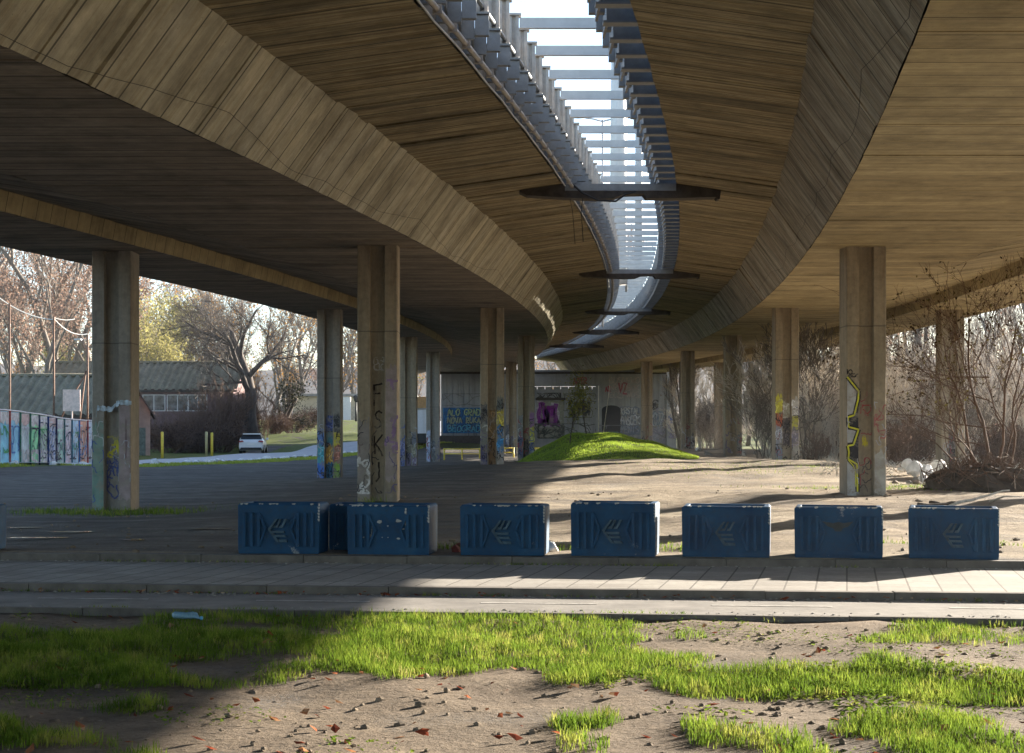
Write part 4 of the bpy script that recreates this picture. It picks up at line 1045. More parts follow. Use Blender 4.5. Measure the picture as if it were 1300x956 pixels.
for i in range(len(tot) - 1):
    (x0, y0), (x1, y1) = tot[i], tot[i + 1]
    z0 = min(terr(x0, y0), terr(x1, y1)) + .02; h = 2.2
    L = math.hypot(x1 - x0, y1 - y0)
    idx = (i - k0) % len(pc)
    mb = MB()
    # ribbed sheet : local coords along the fence
    dx, dy = (x1 - x0) / L, (y1 - y0) / L; nx_, ny_ = dy, -dx
    cr = []; m_ = 16
    for k in range(m_ + 1):
        t = L * k / m_; o_ = .018 if k % 2 else -.012
        cr.append((x0 + dx * t + nx_ * o_ + 21, y0 + dy * t + ny_ * o_ - 66))
    mb.v = [(a, b, z0 + .03) for a, b in cr] + [(a, b, z0 + h) for a, b in cr]
    for k in range(m_): mb.f.append((k, k + 1, k + m_ + 2, k + m_ + 1)); mb.m.append(0); mb.sm.append(False)
    pn = mb.build('panel', simple('sheet_paint_lit', tuple(min(.85, v * 1.6 + .04) for v in pc[idx]), .6, .0, var=.35, scale=1.6, bmp=0), fence)  # panel colours raised to imitate bright sky light
    # pale band imitating sunlight on top, blobs and tags, floating 4 cm off in front of the ribs
    def onf(t, z, o_): return (x0 + dx * t + nx_ * o_ + 21, y0 + dy * t + ny_ * o_ - 66, z0 + z)
    def ribbon(cn, w_, nst, zr, off):
        g = MB()
        for s in range(nst):
            t, z = q.uniform(.1, L - .1), q.uniform(*zr); a = q.uniform(0, 6.28)
            for kk in range(7):
                a += q.uniform(-1.2, 1.2); t2 = min(L - .05, max(.05, t + math.cos(a) * .28)); z2 = min(zr[1], max(zr[0], z + math.sin(a) * .28))
                l2 = math.hypot(t2 - t, z2 - z)
                if l2 > .01:
                    ux, uz = -(z2 - z) / l2 * w_ / 2, (t2 - t) / l2 * w_ / 2
                    g.add([onf(t - ux, z - uz, off), onf(t2 - ux, z2 - uz, off), onf(t2 + ux, z2 + uz, off), onf(t + ux, z + uz, off)], [(0, 1, 2, 3)])
                t, z = t2, z2
        g.build('graffiti', paint(cn), pn)
    g = MB(); top = []; nz = 8
    for k in range(nz + 1): top.append((L * k / nz, 1.75 + q.uniform(-.12, .12)))
    for (ta, za), (tb_, zb_) in zip(top, top[1:]): g.add([onf(ta, za, .024), onf(tb_, zb_, .024), onf(tb_, h - .02, .024), onf(ta, h - .02, .024)], [(0, 1, 2, 3)])
    if idx < 9: g.build('graffiti', paint((.62, .58, .56) if idx % 3 else (.60, .42, .38)), pn)  # top band carries sunlight as colour
    ribbon([(.10, .22, .5), (.6, .6, .62), (.05, .05, .08), (.1, .4, .15)][i % 4], .07, 6, (.5, 1.6), .028)
    if idx in (3, 4, 5, 6): ribbon((.7, .66, .62), .12, 7, (.05, .6), .030)
    if idx >= 5: ribbon((.65, .65, .68), .06, 8, (.2, 2.0), .031); ribbon((.04, .04, .07), .06, 7, (.3, 1.9), .033)
    po = MB(); po.box(-.035, .035, -.035, .035, 0, h + .05, 0, math.atan2(dy, dx), (x0 + nx_ * .06 + 21, y0 + ny_ * .06 - 66, z0))
    po.build('post', paint(postc[idx % len(postc)]), fence)
rl = MB(); rl.tube([(x + 21, y - 66, terr(x, y) + 2.26) for x, y in tot], .045, 5); rl.build('top_rail', simple('pinkish_rail', (.6, .52, .48), .6), fence)

def tiles_mat():
    m, t, b = nmat('mossy_corrugated_roof')
    v = coords(t)
    w1 = N(t, 'ShaderNodeTexWave', wave_type='BANDS', bands_direction='X'); w1.inputs['Scale'].default_value = 1.05
    t.links.new(v, w1.inputs[0])
    n = noise(t, v, 1.2, 6, .7); n2 = noise(t, v, 9, 5, .7)
    c = ramp(t, n, [(.3, (.10, .085, .06)), (.5, (.17, .15, .10)), (.7, (.25, .22, .16))])
    c = mix(t, ramp(t, n2, [(.5, BW(0)), (.65, BW(.6))]), c, (.07, .10, .03))
    t.links.new(c, b.inputs['Base Color']); b.inputs['Roughness'].default_value = .8
    bump(t, b, n2, .3, .02); return m
M['roof'] = tiles_mat()
def corrugated(mb, x0, x1, y0, z0, y1, z1, pitch=.55, amp=.10):
    n = int((x1 - x0) / (pitch / 4)); rows = 7
    L = math.hypot(y1 - y0, z1 - z0); ny_, nz_ = -(z1 - z0) / L, (y1 - y0) / L
    b = len(mb.v)
    for r_ in range(rows):
        t = r_ / (rows - 1); lift = .035 * (r_ % 2)
        for k in range(n + 1):
            x = x0 + (x1 - x0) * k / n; a = amp * math.sin(k * math.pi / 2 + .8) + lift
            mb.v.append((x, y0 + (y1 - y0) * t + ny_ * a, z0 + (z1 - z0) * t + nz_ * a))
    for r_ in range(rows - 1):
        for k in range(n): mb.f.append((b + r_ * (n + 1) + k, b + r_ * (n + 1) + k + 1, b + (r_ + 1) * (n + 1) + k + 1, b + (r_ + 1) * (n + 1) + k)); mb.m.append(0); mb.sm.append(True)
brick = simple('faded_red_render', (.17, .105, .10), .9, var=.35, scale=2)
peach = simple('peach_render', (.52, .36, .29), .9, var=.2, scale=2)
glassm, gt_, gb_ = nmat('window_glass'); gb_.inputs['Base Color'].default_value = (.06, .07, .08, 1); gb_.inputs['Roughness'].default_value = .12
gt_.links.new(ramp(gt_, noise(gt_, coords(gt_), 2.2, 3), [(.4, (.03, .035, .04)), (.65, (.16, .17, .18))]), gb_.inputs['Base Color'])
frame_m = simple('white_frames', (.55, .52, .50), .6, var=.15)
def hall(x0, x1, Df, eave, ridge, depth, label, wins=(), wallm=brick, zb=-.5):
    o = empty('long_hall', ((x0 + x1) / 2, Df, zb), 0, label, 'building')
    W = (x1 - x0) / 2
    mb = MB(); mb.box(-W, W, 0, depth, 0, eave - zb); mb.prism([(0, 0)] * 0 or [(-W, eave - zb)] * 0 or [(-W + .0, 0), (-W + .01, 0), (-W + .01, .01), (-W, .01)], 0, .01)
    # gables
    for sx_ in (-W, W):
        mb.add([(sx_, 0, eave - zb), (sx_, depth, eave - zb), (sx_, depth / 2, ridge - zb)], [(0, 1, 2)])
    mb.build('wall', wallm, o)
    rf = MB(); corrugated(rf, -W - .4, W + .4, -.5, eave - zb - .12, depth / 2, ridge - zb + .1); corrugated(rf, -W - .4, W + .4, depth / 2, ridge - zb + .1, depth + .5, eave - zb - .12)
    rf.build('roof', M['roof'], o)
    rd_ = MB(); rd_.tube([(-W - .4, depth / 2, ridge - zb + .13), (W + .4, depth / 2, ridge - zb + .13)], .12, 6); rd_.build('ridge', M['roof'], o)
    fs = MB(); fs.box(-W - .35, W + .35, -.46, -.42, eave - zb - .3, eave - zb - .14); fs.build('gutter', M['dark'], o)
    for a, b_, z0, z1 in wins:
        f = MB(); t = .07
        f.box(a - t, b_ + t, -.05, .02, z0 - t, z0); f.box(a - t, b_ + t, -.05, .02, z1, z1 + t); f.box(a - t, a, -.05, .02, z0, z1); f.box(b_, b_ + t, -.05, .02, z0, z1); f.box((a + b_) / 2 - .035, (a + b_) / 2 + .035, -.045, .015, z0, z1)
        wf_ = f.build('window', frame_m, o)
        g = MB(); g.box(a, b_, -.02, -.01, z0, z1); g.build('pane', glassm, wf_)
    return o
D1 = 97
hall(P(-160, D1), P(138, D1), D1, Zp(524, D1), Zp(479, D1 + 4.5), 9, 'long low hall behind the painted fence with mossy corrugated roof')
D2 = 126
xw = [(182, 209), (213, 238), (240, 262)]; xc2 = (P(60, D2) + P(296, D2)) / 2
hall(P(60, D2), P(296, D2), D2, Zp(493, D2), Zp(462, D2 + 4), 8, 'hall with a row of white framed windows behind the leafless shrubs',
     [(P(a, D2) - xc2, P(b_, D2) - xc2, Zp(521, D2) + .5, Zp(502, D2) + .5) for a, b_ in xw] + [(P(150, D2) - xc2, P(178, D2) - xc2, Zp(521, D2) + .5, Zp(502, D2) + .5)])
# shed with gable end
D3 = 104
sh = empty('garden_shed', (P(163, D3), D3, -.5), R(14), 'small peach shed with a steep dark gable roof beside the left pillar', 'shed')
mb = MB(); hw = P(190, D3) - P(163, D3); et = Zp(522, D3) + .5; rt = et + hw * 1.55
mb.box(-hw, hw, 0, 6, 0, et); mb.prism([(-hw, et), (hw, et), (0, rt)], 0, 6); mb.build('wall', peach, sh)
rf = MB()
for s in (-1, 1):
    rf.prism([(0, rt + .15), (s * (hw + .35), et - .35), (s * (hw + .35), et - .52), (0, rt - .02)], -.5, 6.4)
rf.build('roof', simple('dark_roof_boards', (.09, .07, .06), .8), sh)
dr = MB(); dr.box(hw - 1.0, hw - .3, -.04, .01, .2, 2.2); dr.build('door', simple('grey_green_door', (.20, .24, .20), .8, var=.4), sh)

# poles of the ball stop net
def npole(px, ytop, D, label, lamp=False):
    x = P(px, D); z0 = terr(x, D) - .2; h = Zp(ytop, D) - z0
    o = empty('net_pole', (x, D, z0), 0, label, 'pole', 'thin poles behind the painted fence')
    mb = MB(); mb.tube([(0, 0, 0), (.02, 0, h * .5), (0, 0, h)], .06, 6); mb.build('pole', M['rust'], o)
    if lamp:
        m2 = MB(); m2.tube([(0, 0, h - .35), (-.4, 0, h - .2)], .025, 5); m2.box(-.75, -.35, -.15, .15, h - .32, h - .22); m2.build('floodlight', M['steel_light'], o)
        m3 = MB(); m3.tube([(0, 0, h * .72), (-1.2, 0, h * .45), (-2.6, 0, .3)], .05, 5); m3.tube([(-.1, 0, h * .72), (-.7, 0, .3)], .05, 5); m3.build('strut', M['rust'], o)
    return o
npole(12, 385, 88, 'leftmost rusty pole behind the painted fence'); npole(68, 402, 90, 'second rusty pole with cables tied at its top'); npole(111, 425, 92, 'rusty pole with a floodlight and slanting struts', True)
cb = MB()
def sag(a, b, s, r_=.02, n=8): cb.tube([(a[0] + (b[0] - a[0]) * k / n, a[1] + (b[1] - a[1]) * k / n, a[2] + (b[2] - a[2]) * k / n - s * 4 * (k / n) * (1 - k / n)) for k in range(n + 1)], r_, 4)
sag((P(-5, 88), 88, Zp(375, 88)), (P(68, 90), 90, Zp(406, 90)), .3, .03); sag((P(68, 90), 90, Zp(404, 90)), (P(111, 92), 92, Zp(424, 92)), .35, .03); sag((P(68, 90), 90, Zp(403, 90)), (P(95, 92), 92, Zp(405, 92)), .1, .02)
tag(cb.build('overhead_cable', M['cable']), 'pale cable sagging between the rusty poles', 'cable')
wb = MB(); wb.box(-.5, .5, -.04, .04, 0, 1.25); wb.box(-.04, .04, .04, .1, -2.2, 1.0); o = wb.build('board_on_post', simple('pale_pink_board', (.66, .52, .47), .7)); o.location = (P(97, 92), 91, Zp(522, 91)); tag(o, 'pale upright board above the fence beside the strutted pole', 'board')

# yellow bollards
for px_, yt, D, lb in ((206, 547, 100, 'tall yellow post beside the shed'), (262, 550, 106, 'pale yellow post left of its brighter twin'), (269, 551, 106, 'bright yellow post right of its paler twin')):
    mb = MB(); h = (580 - yt) * D / F; x = P(px_, D); mb.tube([(0, 0, -.3), (0, 0, h), (0, 0, h + .02)], [.09, .09, .05], 8)
    o = mb.build('yellow_post', M['yellow'] if px_ != 262 else simple('faded_yellow', (.5, .46, .24), .6)); o.location = (x, D, terr(x, D)); tag(o, lb, 'post', 'yellow posts along the lane')

# ------------------------------------------------------------------ car (hatchback seen from behind)
def car():
    D = 116; x = P(322, D); z = terr(x, D) + .1
    o = empty('parked_car', (x, D, z), R(4), 'white hatchback parked under the big bare tree, seen from behind', 'car')
    paintw, t, b = nmat('white_car_paint'); b.inputs['Base Color'].default_value = (.72, .73, .75, 1); b.inputs['Roughness'].default_value = .25; b.inputs['Coat Weight'].default_value = .6
    t.links.new(ramp(t, noise(t, coords(t), 1.5, 3), [(.3, (.68, .69, .71)), (.7, (.76, .77, .79))]), b.inputs['Base Color'])
    st = [(-2.1, .38, .80, .78, .70), (-2.02, .26, .98, .86, .80), (-1.75, .22, 1.08, .89, .80), (-1.0, .2, 1.06, .90, .80), (0, .2, 1.02, .90, .80), (.9, .2, .98, .89, .78), (1.6, .24, .86, .86, .74), (2.05, .3, .68, .74, .6)]
    mb = MB()
    for y, zl, zh, w0, w1 in st:
        mb.v += [(-w0 * .95, y, zl), (-w0, y, zl + (zh - zl) * .35), (-w0 * .98, y, zl + (zh - zl) * .75), (-w1, y, zh), (w1, y, zh), (w0 * .98, y, zl + (zh - zl) * .75), (w0, y, zl + (zh - zl) * .35), (w0 * .95, y, zl)]
    for i in range(len(st) - 1):
        for k in range(8): mb.f.append((i * 8 + k, (i + 1) * 8 + k, (i + 1) * 8 + (k + 1) % 8, i * 8 + (k + 1) % 8)); mb.m.append(0); mb.sm.append(True)
    mb.f.append(tuple(range(8))); mb.f.append(tuple(range(len(mb.v) - 1, len(mb.v) - 9, -1))); mb.m += [0, 0]; mb.sm += [False, False]
    bd = mb.build('body', paintw, o)
    c = MB(); cs = [(-1.95, 1.02, .78, .72), (-1.55, 1.40, .62, .62), (-.9, 1.46, .60, .6), (.0, 1.42, .60, .6), (.85, 1.0, .74, .72)]
    for y, zt, wt_, _ in cs: c.v += [(-.80, y if zt > 1.1 else y, .98), (-wt_, y, zt), (wt_, y, zt), (.80, y, .98)]
    for i in range(len(cs) - 1):
        for k in range(3): c.f.append((i * 4 + k, (i + 1) * 4 + k, (i + 1) * 4 + k + 1, i * 4 + k + 1)); c.m.append(0 if k == 1 and 0 < i < 3 else 1); c.sm.append(False)
    cg = simple('car_glass', (.02, .022, .025), .1, var=.1, bmp=0)
    c.build('cabin', [paintw, cg], o)
    r_ = MB(); r_.prism([(-.62, 1.38), (.62, 1.38), (.6, 1.46), (-.6, 1.46)], -1.78, -1.4); r_.build('spoiler', paintw, o)
    for s in (-1, 1):
        l = MB(); l.prism([(s * .5, .84), (s * .86, .80), (s * .88, .92), (s * .6, .96)], -2.14, -1.95); l.build('tail_light', simple('tail_light_red', (.30, .02, .03), .3, var=.2, bmp=0), o)
        m_ = MB(); m_.box(s * .88 - .02, s * 1.03, .55, .72, .98, 1.12) if s > 0 else m_.box(-1.03, -.86, .55, .72, .98, 1.12); m_.build('mirror', paintw, o)
        for y in (-1.3, 1.3):
            w_ = MB(); n = 16
            for rr, x_ in ((.31, .70), (.31, .90)):
                w_.v += [(s * x_, y + rr * math.cos(6.283 * k / n), .31 + rr * math.sin(6.283 * k / n)) for k in range(n)]
            for k in range(n): w_.f.append((k, (k + 1) % n, n + (k + 1) % n, n + k)); w_.m.append(0); w_.sm.append(True)
            w_.f += [tuple(range(n)), tuple(range(2 * n - 1, n - 1, -1))]; w_.m += [0, 0]; w_.sm += [False, False]
            wo = w_.build('wheel', M['black'], o)
            rmb = MB(); rmb.v = [(s * .906, y + .2 * math.cos(6.283 * k / n), .31 + .2 * math.sin(6.283 * k / n)) for k in range(n)]; rmb.f = [tuple(range(n))]; rmb.m = [0]; rmb.sm = [False]; rmb.build('rim', M['steel_light'], wo)
    bp = MB(); bp.prism([(-.8, .26), (.8, .26), (.72, .44), (-.72, .44)], -2.16, -1.9); bp.build('bumper', M['black'], o)
    pl = MB(); pl.box(-.26, .26, -2.125, -2.10, .62, .74); pl.build('number_plate', M['white'], o)
car()

# stones edging the lane (countable, pale)
q = random.Random(5); sm_ = []
for v in range(3):
    mb = MB(); mb.ball((0, 0, .08), (.24, .18, .16), 0, .28, q, 7, 5); sm_.append(mb)
srcs = []
n = 0; i = 0
for (x0, y0, w0), (x1, y1, w1) in list(zip(ROAD, ROAD[1:]))[1:7]:
    L = math.hypot(x1 - x0, y1 - y0); k = 0.0
    while k < L:
        t = k / L; dx, dy = (x1 - x0) / L, (y1 - y0) / L
        wdt = w0 + (w1 - w0) * t + .25; x, y = x0 + dx * k + dy * wdt, y0 + dy * k - dx * wdt
        if len(srcs) < 3:
            o = sm_[len(srcs)].build('edging_stone', M['rubble']); srcs.append(o)
        else: o = srcs[i % 3].copy(); col.objects.link(o)
        s = q.uniform(.55, 1.25); o.scale = (s, s, s * q.uniform(.6, 1)); o.rotation_euler = (0, 0, q.uniform(0, 6)); o.location = (x + q.uniform(-.15, .15), y, terr(x, y) + .02)
        tag(o, 'pale stone in the row edging the lane', 'stone', 'pale stones edging the lane'); i += 1; k += q.uniform(.7, 1.9)

# ------------------------------------------------------------------ far middle: cream building, container, lamp
D4 = 178
cb_ = empty('cream_building', (P(420, D4), D4, terr(P(420, D4), D4) - .3), 0, 'cream building with garage doors at the top of the lane', 'building')
bx = cb_.location[0]; bz = cb_.location[2]
mb = MB(); mb.box(P(372, D4) - bx, P(520, D4) - bx, 0, 10, 0, Zp(503, D4) - bz); mb.build('wall', simple('cream_render', (.58, .50, .36), .85, var=.12, scale=1), cb_)
rf = MB(); rf.box(P(368, D4) - bx, P(524, D4) - bx, -.6, 10.5, Zp(503, D4) - bz, Zp(500, D4) - bz); rf.build('roof', M['conc'], cb_)
for px_ in (384, 397, 440, 470):
    g = MB(); g.box(P(px_, D4) - bx, P(px_ + 11, D4) - bx, -.05, .02, .2, Zp(516, D4) - bz); g.build('garage_door', simple('pale_door', (.5, .44, .33), .7), cb_)
wp_ = MB(); wp_.box(P(436, D4 - 3) - bx, P(445, D4 - 3) - bx, -3.2, -2.6, 0, Zp(504, D4 - 3) - bz); wp_.build('pier', M['white'], cb_)
D5 = 122
ct = empty('white_container', (P(530, D5), D5, Zp(556, D5)), 0, 'white cabin container with dark base seen between the pillars', 'container')
mb = MB(); W = 1.2; H = (556 - 520) * D5 / F; mb.box(-W, W, 0, 5, .35, H)
for k in range(5): mb.box(-W + .1 + k * .5, -W + .14 + k * .5, -.03, 0, .4, H - .08)
mb.build('body', simple('white_panels', (.62, .62, .63), .5, var=.08), ct)
m2 = MB(); m2.box(-W + .05, W - .05, .05, 4.9, -.4, .35); m2.build('base', M['black'], ct)
m3 = MB(); m3.box(-W - .08, W + .08, -.08, 5.1, H, H + .12); m3.build('roof', M['conc'], ct)
m4 = MB(); m4.box(-.3, .9, .4, .8, H + .12, H + 1.0); m4.build('roof_box', simple('orange_brown_box', (.45, .25, .10), .7), ct)
D6 = 165
lp = empty('lamp_post', (P(452, D6), D6, terr(P(452, D6), D6)), 0, 'short black lamp post in front of the cream building', 'lamp post')
mb = MB(); mb.tube([(0, 0, 0), (0, 0, 2.0)], [.12, .09], 8); mb.build('post', M['black'], lp); mb = MB(); mb.tube([(0, 0, 2.0), (0, 0, 2.15), (0, 0, 2.6), (0, 0, 2.75)], [.1, .2, .34, .1], 8); mb.build('lantern', M['black'], lp)

# lamps and mast above the decks seen through the gap
def deck_lamp(px_, D, ztop_py, r_, label, arms=True, mat='steel_light', pybase=None):
    x = P(px_, D); z0 = zs(min(D, 140)) + 1.5; zt = Zp(ztop_py, D)
    o = empty('street_lamp', (x, D, z0), 0, label, 'street lamp')
    mb = MB(); mb.tube([(0, 0, 0), (0, 0, zt - z0)], [r_, r_ * .7], 10); mb.build('pole', M[mat], o)
    if arms:
        for s in (-1, 1):
            a = MB(); a.tube([(0, 0, zt - z0 - .1), (s * .6, 0, zt - z0 + .05), (s * 1.1, 0, zt - z0 + .12)], .05, 6); a.build('arm', M[mat], o)
            h = MB(); h.ball((s * 1.5, 0, zt - z0 + .14), (.5, .16, .07), 0, 0, None, 10, 6); h.build('lamp_head', M['steel'], o)
    return o
deck_lamp(765, 95, 152, .07, 'double-armed street lamp seen through the gap in the decks')
deck_lamp(785, 62, -30, .36, 'thick pale mast rising through the gap in the decks', False, 'white')
deck_lamp(795, 66, -20, .05, 'thin pole just right of the thick mast', False)
deck_lamp(811, 80, 30, .22, 'pale grey-blue mast at the right side of the gap', False)
deck_lamp(791, 118, 360, .25, 'short white post standing in the far part of the gap', False, 'white')
rb = MB(); rb.box(-1.6, 1.6, -.05, .05, 0, .5); o = rb.build('road_banner', simple('red_banner', (.45, .05, .06), .6)); o.location = (P(738, 124), 124, Zp(434, 124)); tag(o, 'small red banner glimpsed in the far end of the gap', 'banner')
# ------------------------------------------------------------------ trees
def perp(d, q):
    a = Vector((q.uniform(-1, 1), q.uniform(-1, 1), q.uniform(-1, 1))); a = a - d * a.dot(d)
    return a.normalized() if a.length > 1e-3 else Vector((1, 0, 0))
MINR = .012
def grow(mb, q, p, d, L, r_, lev, maxlev, tips, nch=(4, 6), spread=.7, up=.15, wob=.22, ratio=.62, seg=5, trunkmb=None, first=.35):
    pts = [p.copy()]; rad = [r_]; cur = p.copy(); dd = d.copy()
    for k in range(seg):
        dd = (dd + perp(dd, q) * wob * q.random() + Vector((0, 0, up * .35))).normalized()
        cur = cur + dd * (L / seg); pts.append(cur.copy()); rad.append(r_ * (1 - .62 * (k + 1) / seg))
    sides = 8 if lev == 0 else (5 if lev == 1 else 3)
    (trunkmb if (trunkmb is not None and lev == 0) else mb).tube(pts, rad, sides, cap=lev < 1)
    if lev >= maxlev - 1: tips.extend(pts[1:])
    if lev >= maxlev: return
    n = q.randint(*nch)
    for k in range(n):
        t = first + (1 - first) * (k + q.random() * .8) / n if lev == 0 else .2 + .8 * (k + q.random()) / n
        t = min(t, .999); i = min(int(t * seg), seg - 1); f = t * seg - i
        b = pts[i].lerp(pts[i + 1], f); rr = rad[i] + (rad[i + 1] - rad[i]) * f
        ax = (pts[i + 1] - pts[i]).normalized()
        a = q.uniform(.45, 1.0) * spread
        nd = (ax * math.cos(a) + perp(ax, q) * math.sin(a) + Vector((0, 0, up))).normalized()
        grow(mb, q, b, nd, L * ratio * q.uniform(.7, 1.15) * (1.15 - .35 * t), max(rr * .62, MINR), lev + 1, maxlev, tips, nch, spread, up, wob, ratio, max(3, seg - 1))
def leaves(tips, q, n, size, spread, mat, parent, name='foliage'):
    mb = MB()
    for k in range(n):
        t = q.choice(tips); c = t + Vector((q.gauss(0, spread), q.gauss(0, spread), q.gauss(0, spread)))
        a = Vector((q.uniform(-1, 1), q.uniform(-1, 1), q.uniform(-1, 1))).normalized() * size * q.uniform(.6, 1.4); b = perp(a.normalized(), q) * a.length * .6
        mb.v += [c - a, c - b, c + a, c + b]; m = len(mb.v); mb.f.append((m - 4, m - 3, m - 2, m - 1)); mb.m.append(0); mb.sm.append(False)
    return mb.build(name, mat, parent)
def tree(name, label, cat, loc, H, r_, seed, bark_='bark', leaf=None, nleaf=0, lsize=.12, lspread=.4, lev=4, nch=(4, 6), spread=.8, up=.12, lean=(0, 0), group=None, first=.35, ratio=.62, trunkfrac=.55, wob=.25, minr=None):
    q = random.Random(seed); o = empty(name, loc, 0, label, cat, group)
    tm = MB(); bm2 = MB(); tips = []
    d = Vector((lean[0], lean[1], 1)).normalized()
    grow(bm2, q, Vector((0, 0, -.2)), d, H * trunkfrac, r_, 0, lev, tips, nch, spread, up, wob, ratio, 7, tm, first)
    tm.build('trunk', M[bark_], o); bm2.build('crown', M[bark_], o)
    if leaf: leaves(tips, q, nleaf, lsize, lspread, M[leaf], o)
    return o
def shrub(name, label, cat, loc, H, nst, seed, bark_='bark_pale', leaf=None, nleaf=0, lsize=.05, lev=2, fan=.45, group=None, r_=.03, nch=(5, 8), lspread=.1):
    q = random.Random(seed); o = empty(name, loc, 0, label, cat, group); mb = MB(); tips = []
    for k in range(nst):
        a = q.uniform(0, 6.28); f = q.uniform(.05, fan)
        grow(mb, q, Vector((math.cos(a) * .25, math.sin(a) * .25, -.1)), Vector((math.cos(a) * f, math.sin(a) * f, 1)).normalized(), H * q.uniform(.6, 1.0), r_ * q.uniform(.6, 1.2), 0, lev, tips, nch, .7, .1, .3, .5, 6, None, .25)
    mb.build('branches', M[bark_], o)
    if leaf: leaves(tips, q, nleaf, lsize, lspread, M[leaf], o)
    return o
def put(src, x, y, s, rz, label=None, group=None, sink=.1):
    o = copy_tree(src); o.location = (x, y, terr(x, y) - sink); o.rotation_euler = (0, 0, rz); o.scale = (s, s, s * 1.0)
    if label: o['label'] = label
    if group: o['group'] = group
    return o
# big bare tree by the car
tx, ty = P(316, 124), 124
tree('bare_tree', 'large dark leafless tree with wide crown rising behind the white car', 'tree', (tx, ty, terr(tx, ty)), 17, .62, 12, 'bark', None, 0, lev=5, nch=(5, 6), spread=1.15, up=.07, lean=(.16, 0), first=.36, ratio=.66, trunkfrac=.56, wob=.32)
# background trees left
GB = 'autumn trees behind the halls'
brown = tree('leafy_tree', 'tall tree with thin brown autumn leaves behind the low hall', 'tree', (P(95, 135), 135, 0), 24, .35, 31, 'bark_grey', 'leaf_brown', 6500, .12, .5, lev=4, nch=(6, 8), spread=.75, up=.2, first=.15, ratio=.5, trunkfrac=.85, group=GB)
yel = tree('leafy_tree', 'yellow-green tree behind the windowed hall', 'tree', (P(200, 165), 165, .5), 17, .35, 35, 'bark_grey', 'leaf_yellow', 3600, .15, .6, lev=4, nch=(5, 7), spread=.9, up=.12, first=.3, ratio=.58, trunkfrac=.6, group=GB)
bare = tree('bare_tree', 'leafless tree behind the windowed hall', 'tree', (P(280, 170), 170, .5), 17, .3, 36, 'bark_grey', 'leaf_orange', 700, .13, .5, lev=4, nch=(6, 7), spread=.8, up=.15, first=.25, ratio=.56, trunkfrac=.65, group=GB)
q = random.Random(77)
for px_, D, s in ((-30, 130, 1.0), (20, 138, 1.05), (52, 128, .85), (130, 140, .95), (8, 158, 1.1), (70, 160, 1.15), (-70, 140, 1.0)):
    put(brown, P(px_, D), D, s, q.uniform(0, 6), 'tall thin tree with brown autumn leaves in the grove left of the near pillar')
for px_, D, s in ((170, 160, .9), (245, 172, 1.0), (60, 175, .8), (225, 158, .62), (455, 200, 1.0)):
    put(yel, P(px_, D), D, s, q.uniform(0, 6), 'yellow-green tree beyond the roofs' if px_ < 400 else 'yellow-green tree behind the cream building')
for px_, D, s in ((210, 178, 1.0), (250, 190, 1.1), (310, 180, 1.0), (345, 175, .9), (385, 185, 1.05), (420, 190, 1.0), (460, 195, 1.0), (290, 200, 1.2), (365, 205, 1.2), (500, 200, 1.1), (150, 190, 1.2), (100, 195, 1.2), (30, 190, 1.2)):
    put(bare, P(px_, D), D, s, q.uniform(0, 6), 'leafless tree in the belt beyond the halls and the lane')
# ivy-dark shrubs at the left
GI = 'dark tangled shrubs beside the lane'
def ivy(loc, seed, label):
    q = random.Random(seed); o = empty('tangled_shrub', loc, 0, label, 'shrub', GI); mb = MB(); tips = []
    for k in range(22):
        a = q.uniform(0, 6.28); grow(mb, q, Vector((math.cos(a) * .4, math.sin(a) * .4, 0)), Vector((math.cos(a) * .7, math.sin(a) * .7, 1)).normalized(), q.uniform(1.3, 2.2), .05, 0, 2, tips, (7, 9), 1.0, .0, .4, .55, 5)
    mb.build('branches', M['bark_brown'], o); leaves(tips, q, 1500, .06, .25, M['leaf_thicket'], o); return o
iv = ivy((P(215, 116), 116, -.3), 3, 'dark tangled shrub below the hall windows, beside the shed')
for px_, D, s, lb in ((236, 117, 1.1, 'dark tangled shrub below the middle hall window'), (258, 118, 1.15, 'dark tangled shrub behind the pair of yellow posts'), (281, 119, 1.35, 'dark tangled shrub left of the white car'), (300, 126, 1.3, 'dark tangled shrub behind the white car'),
                      (350, 140, 1.0, 'dark shrub on the grass slope right of the big tree'), (372, 150, 1.3, 'dark shrub near the top of the slope'), (392, 158, 1.2, 'dark shrub overhanging the top of the lane')):
    put(iv, P(px_, D), D, s * .8, q.uniform(0, 6), lb, GI)
MINR = .014
GL = 'bare brown shrubs round the big tree'
sb = shrub('bare_shrub', 'tall bare brown shrub against the hall wall left of the big tree', 'shrub', (P(272, 122), 122, 0), 5.2, 14, 71, 'bark_brown', group=GL, lev=3, nch=(4, 6), fan=.6, r_=.04)
sb.location[2] = terr(sb.location[0], 122) - .1
for px_, D, s, lb in ((200, 121, .55, 'bare brown shrub under the left hall window'), (226, 121, .6, 'bare brown shrub under the middle hall window'), (246, 121, .62, 'bare brown shrub under the right hall window'),
                      (288, 121, 1.0, 'tall bare brown shrub just left of the big tree trunk'), (262, 119, .8, 'bare brown shrub behind the yellow posts'), (336, 134, .7, 'bare brown shrub just right of the big tree trunk'), (300, 128, 1.1, 'tall bare brown shrub behind the big tree trunk')):
    put(sb, P(px_, D), D, s, q.uniform(0, 6), lb, GL)
for k in range(34):
    D = q.uniform(205, 265); put(bare if k % 3 else brown, P(-60 + k * 26, D), D, q.uniform(.7, 1.05), q.uniform(0, 6), 'distant leafless tree on the skyline behind the halls and the lane', 'distant trees on the skyline')
MINR = .012
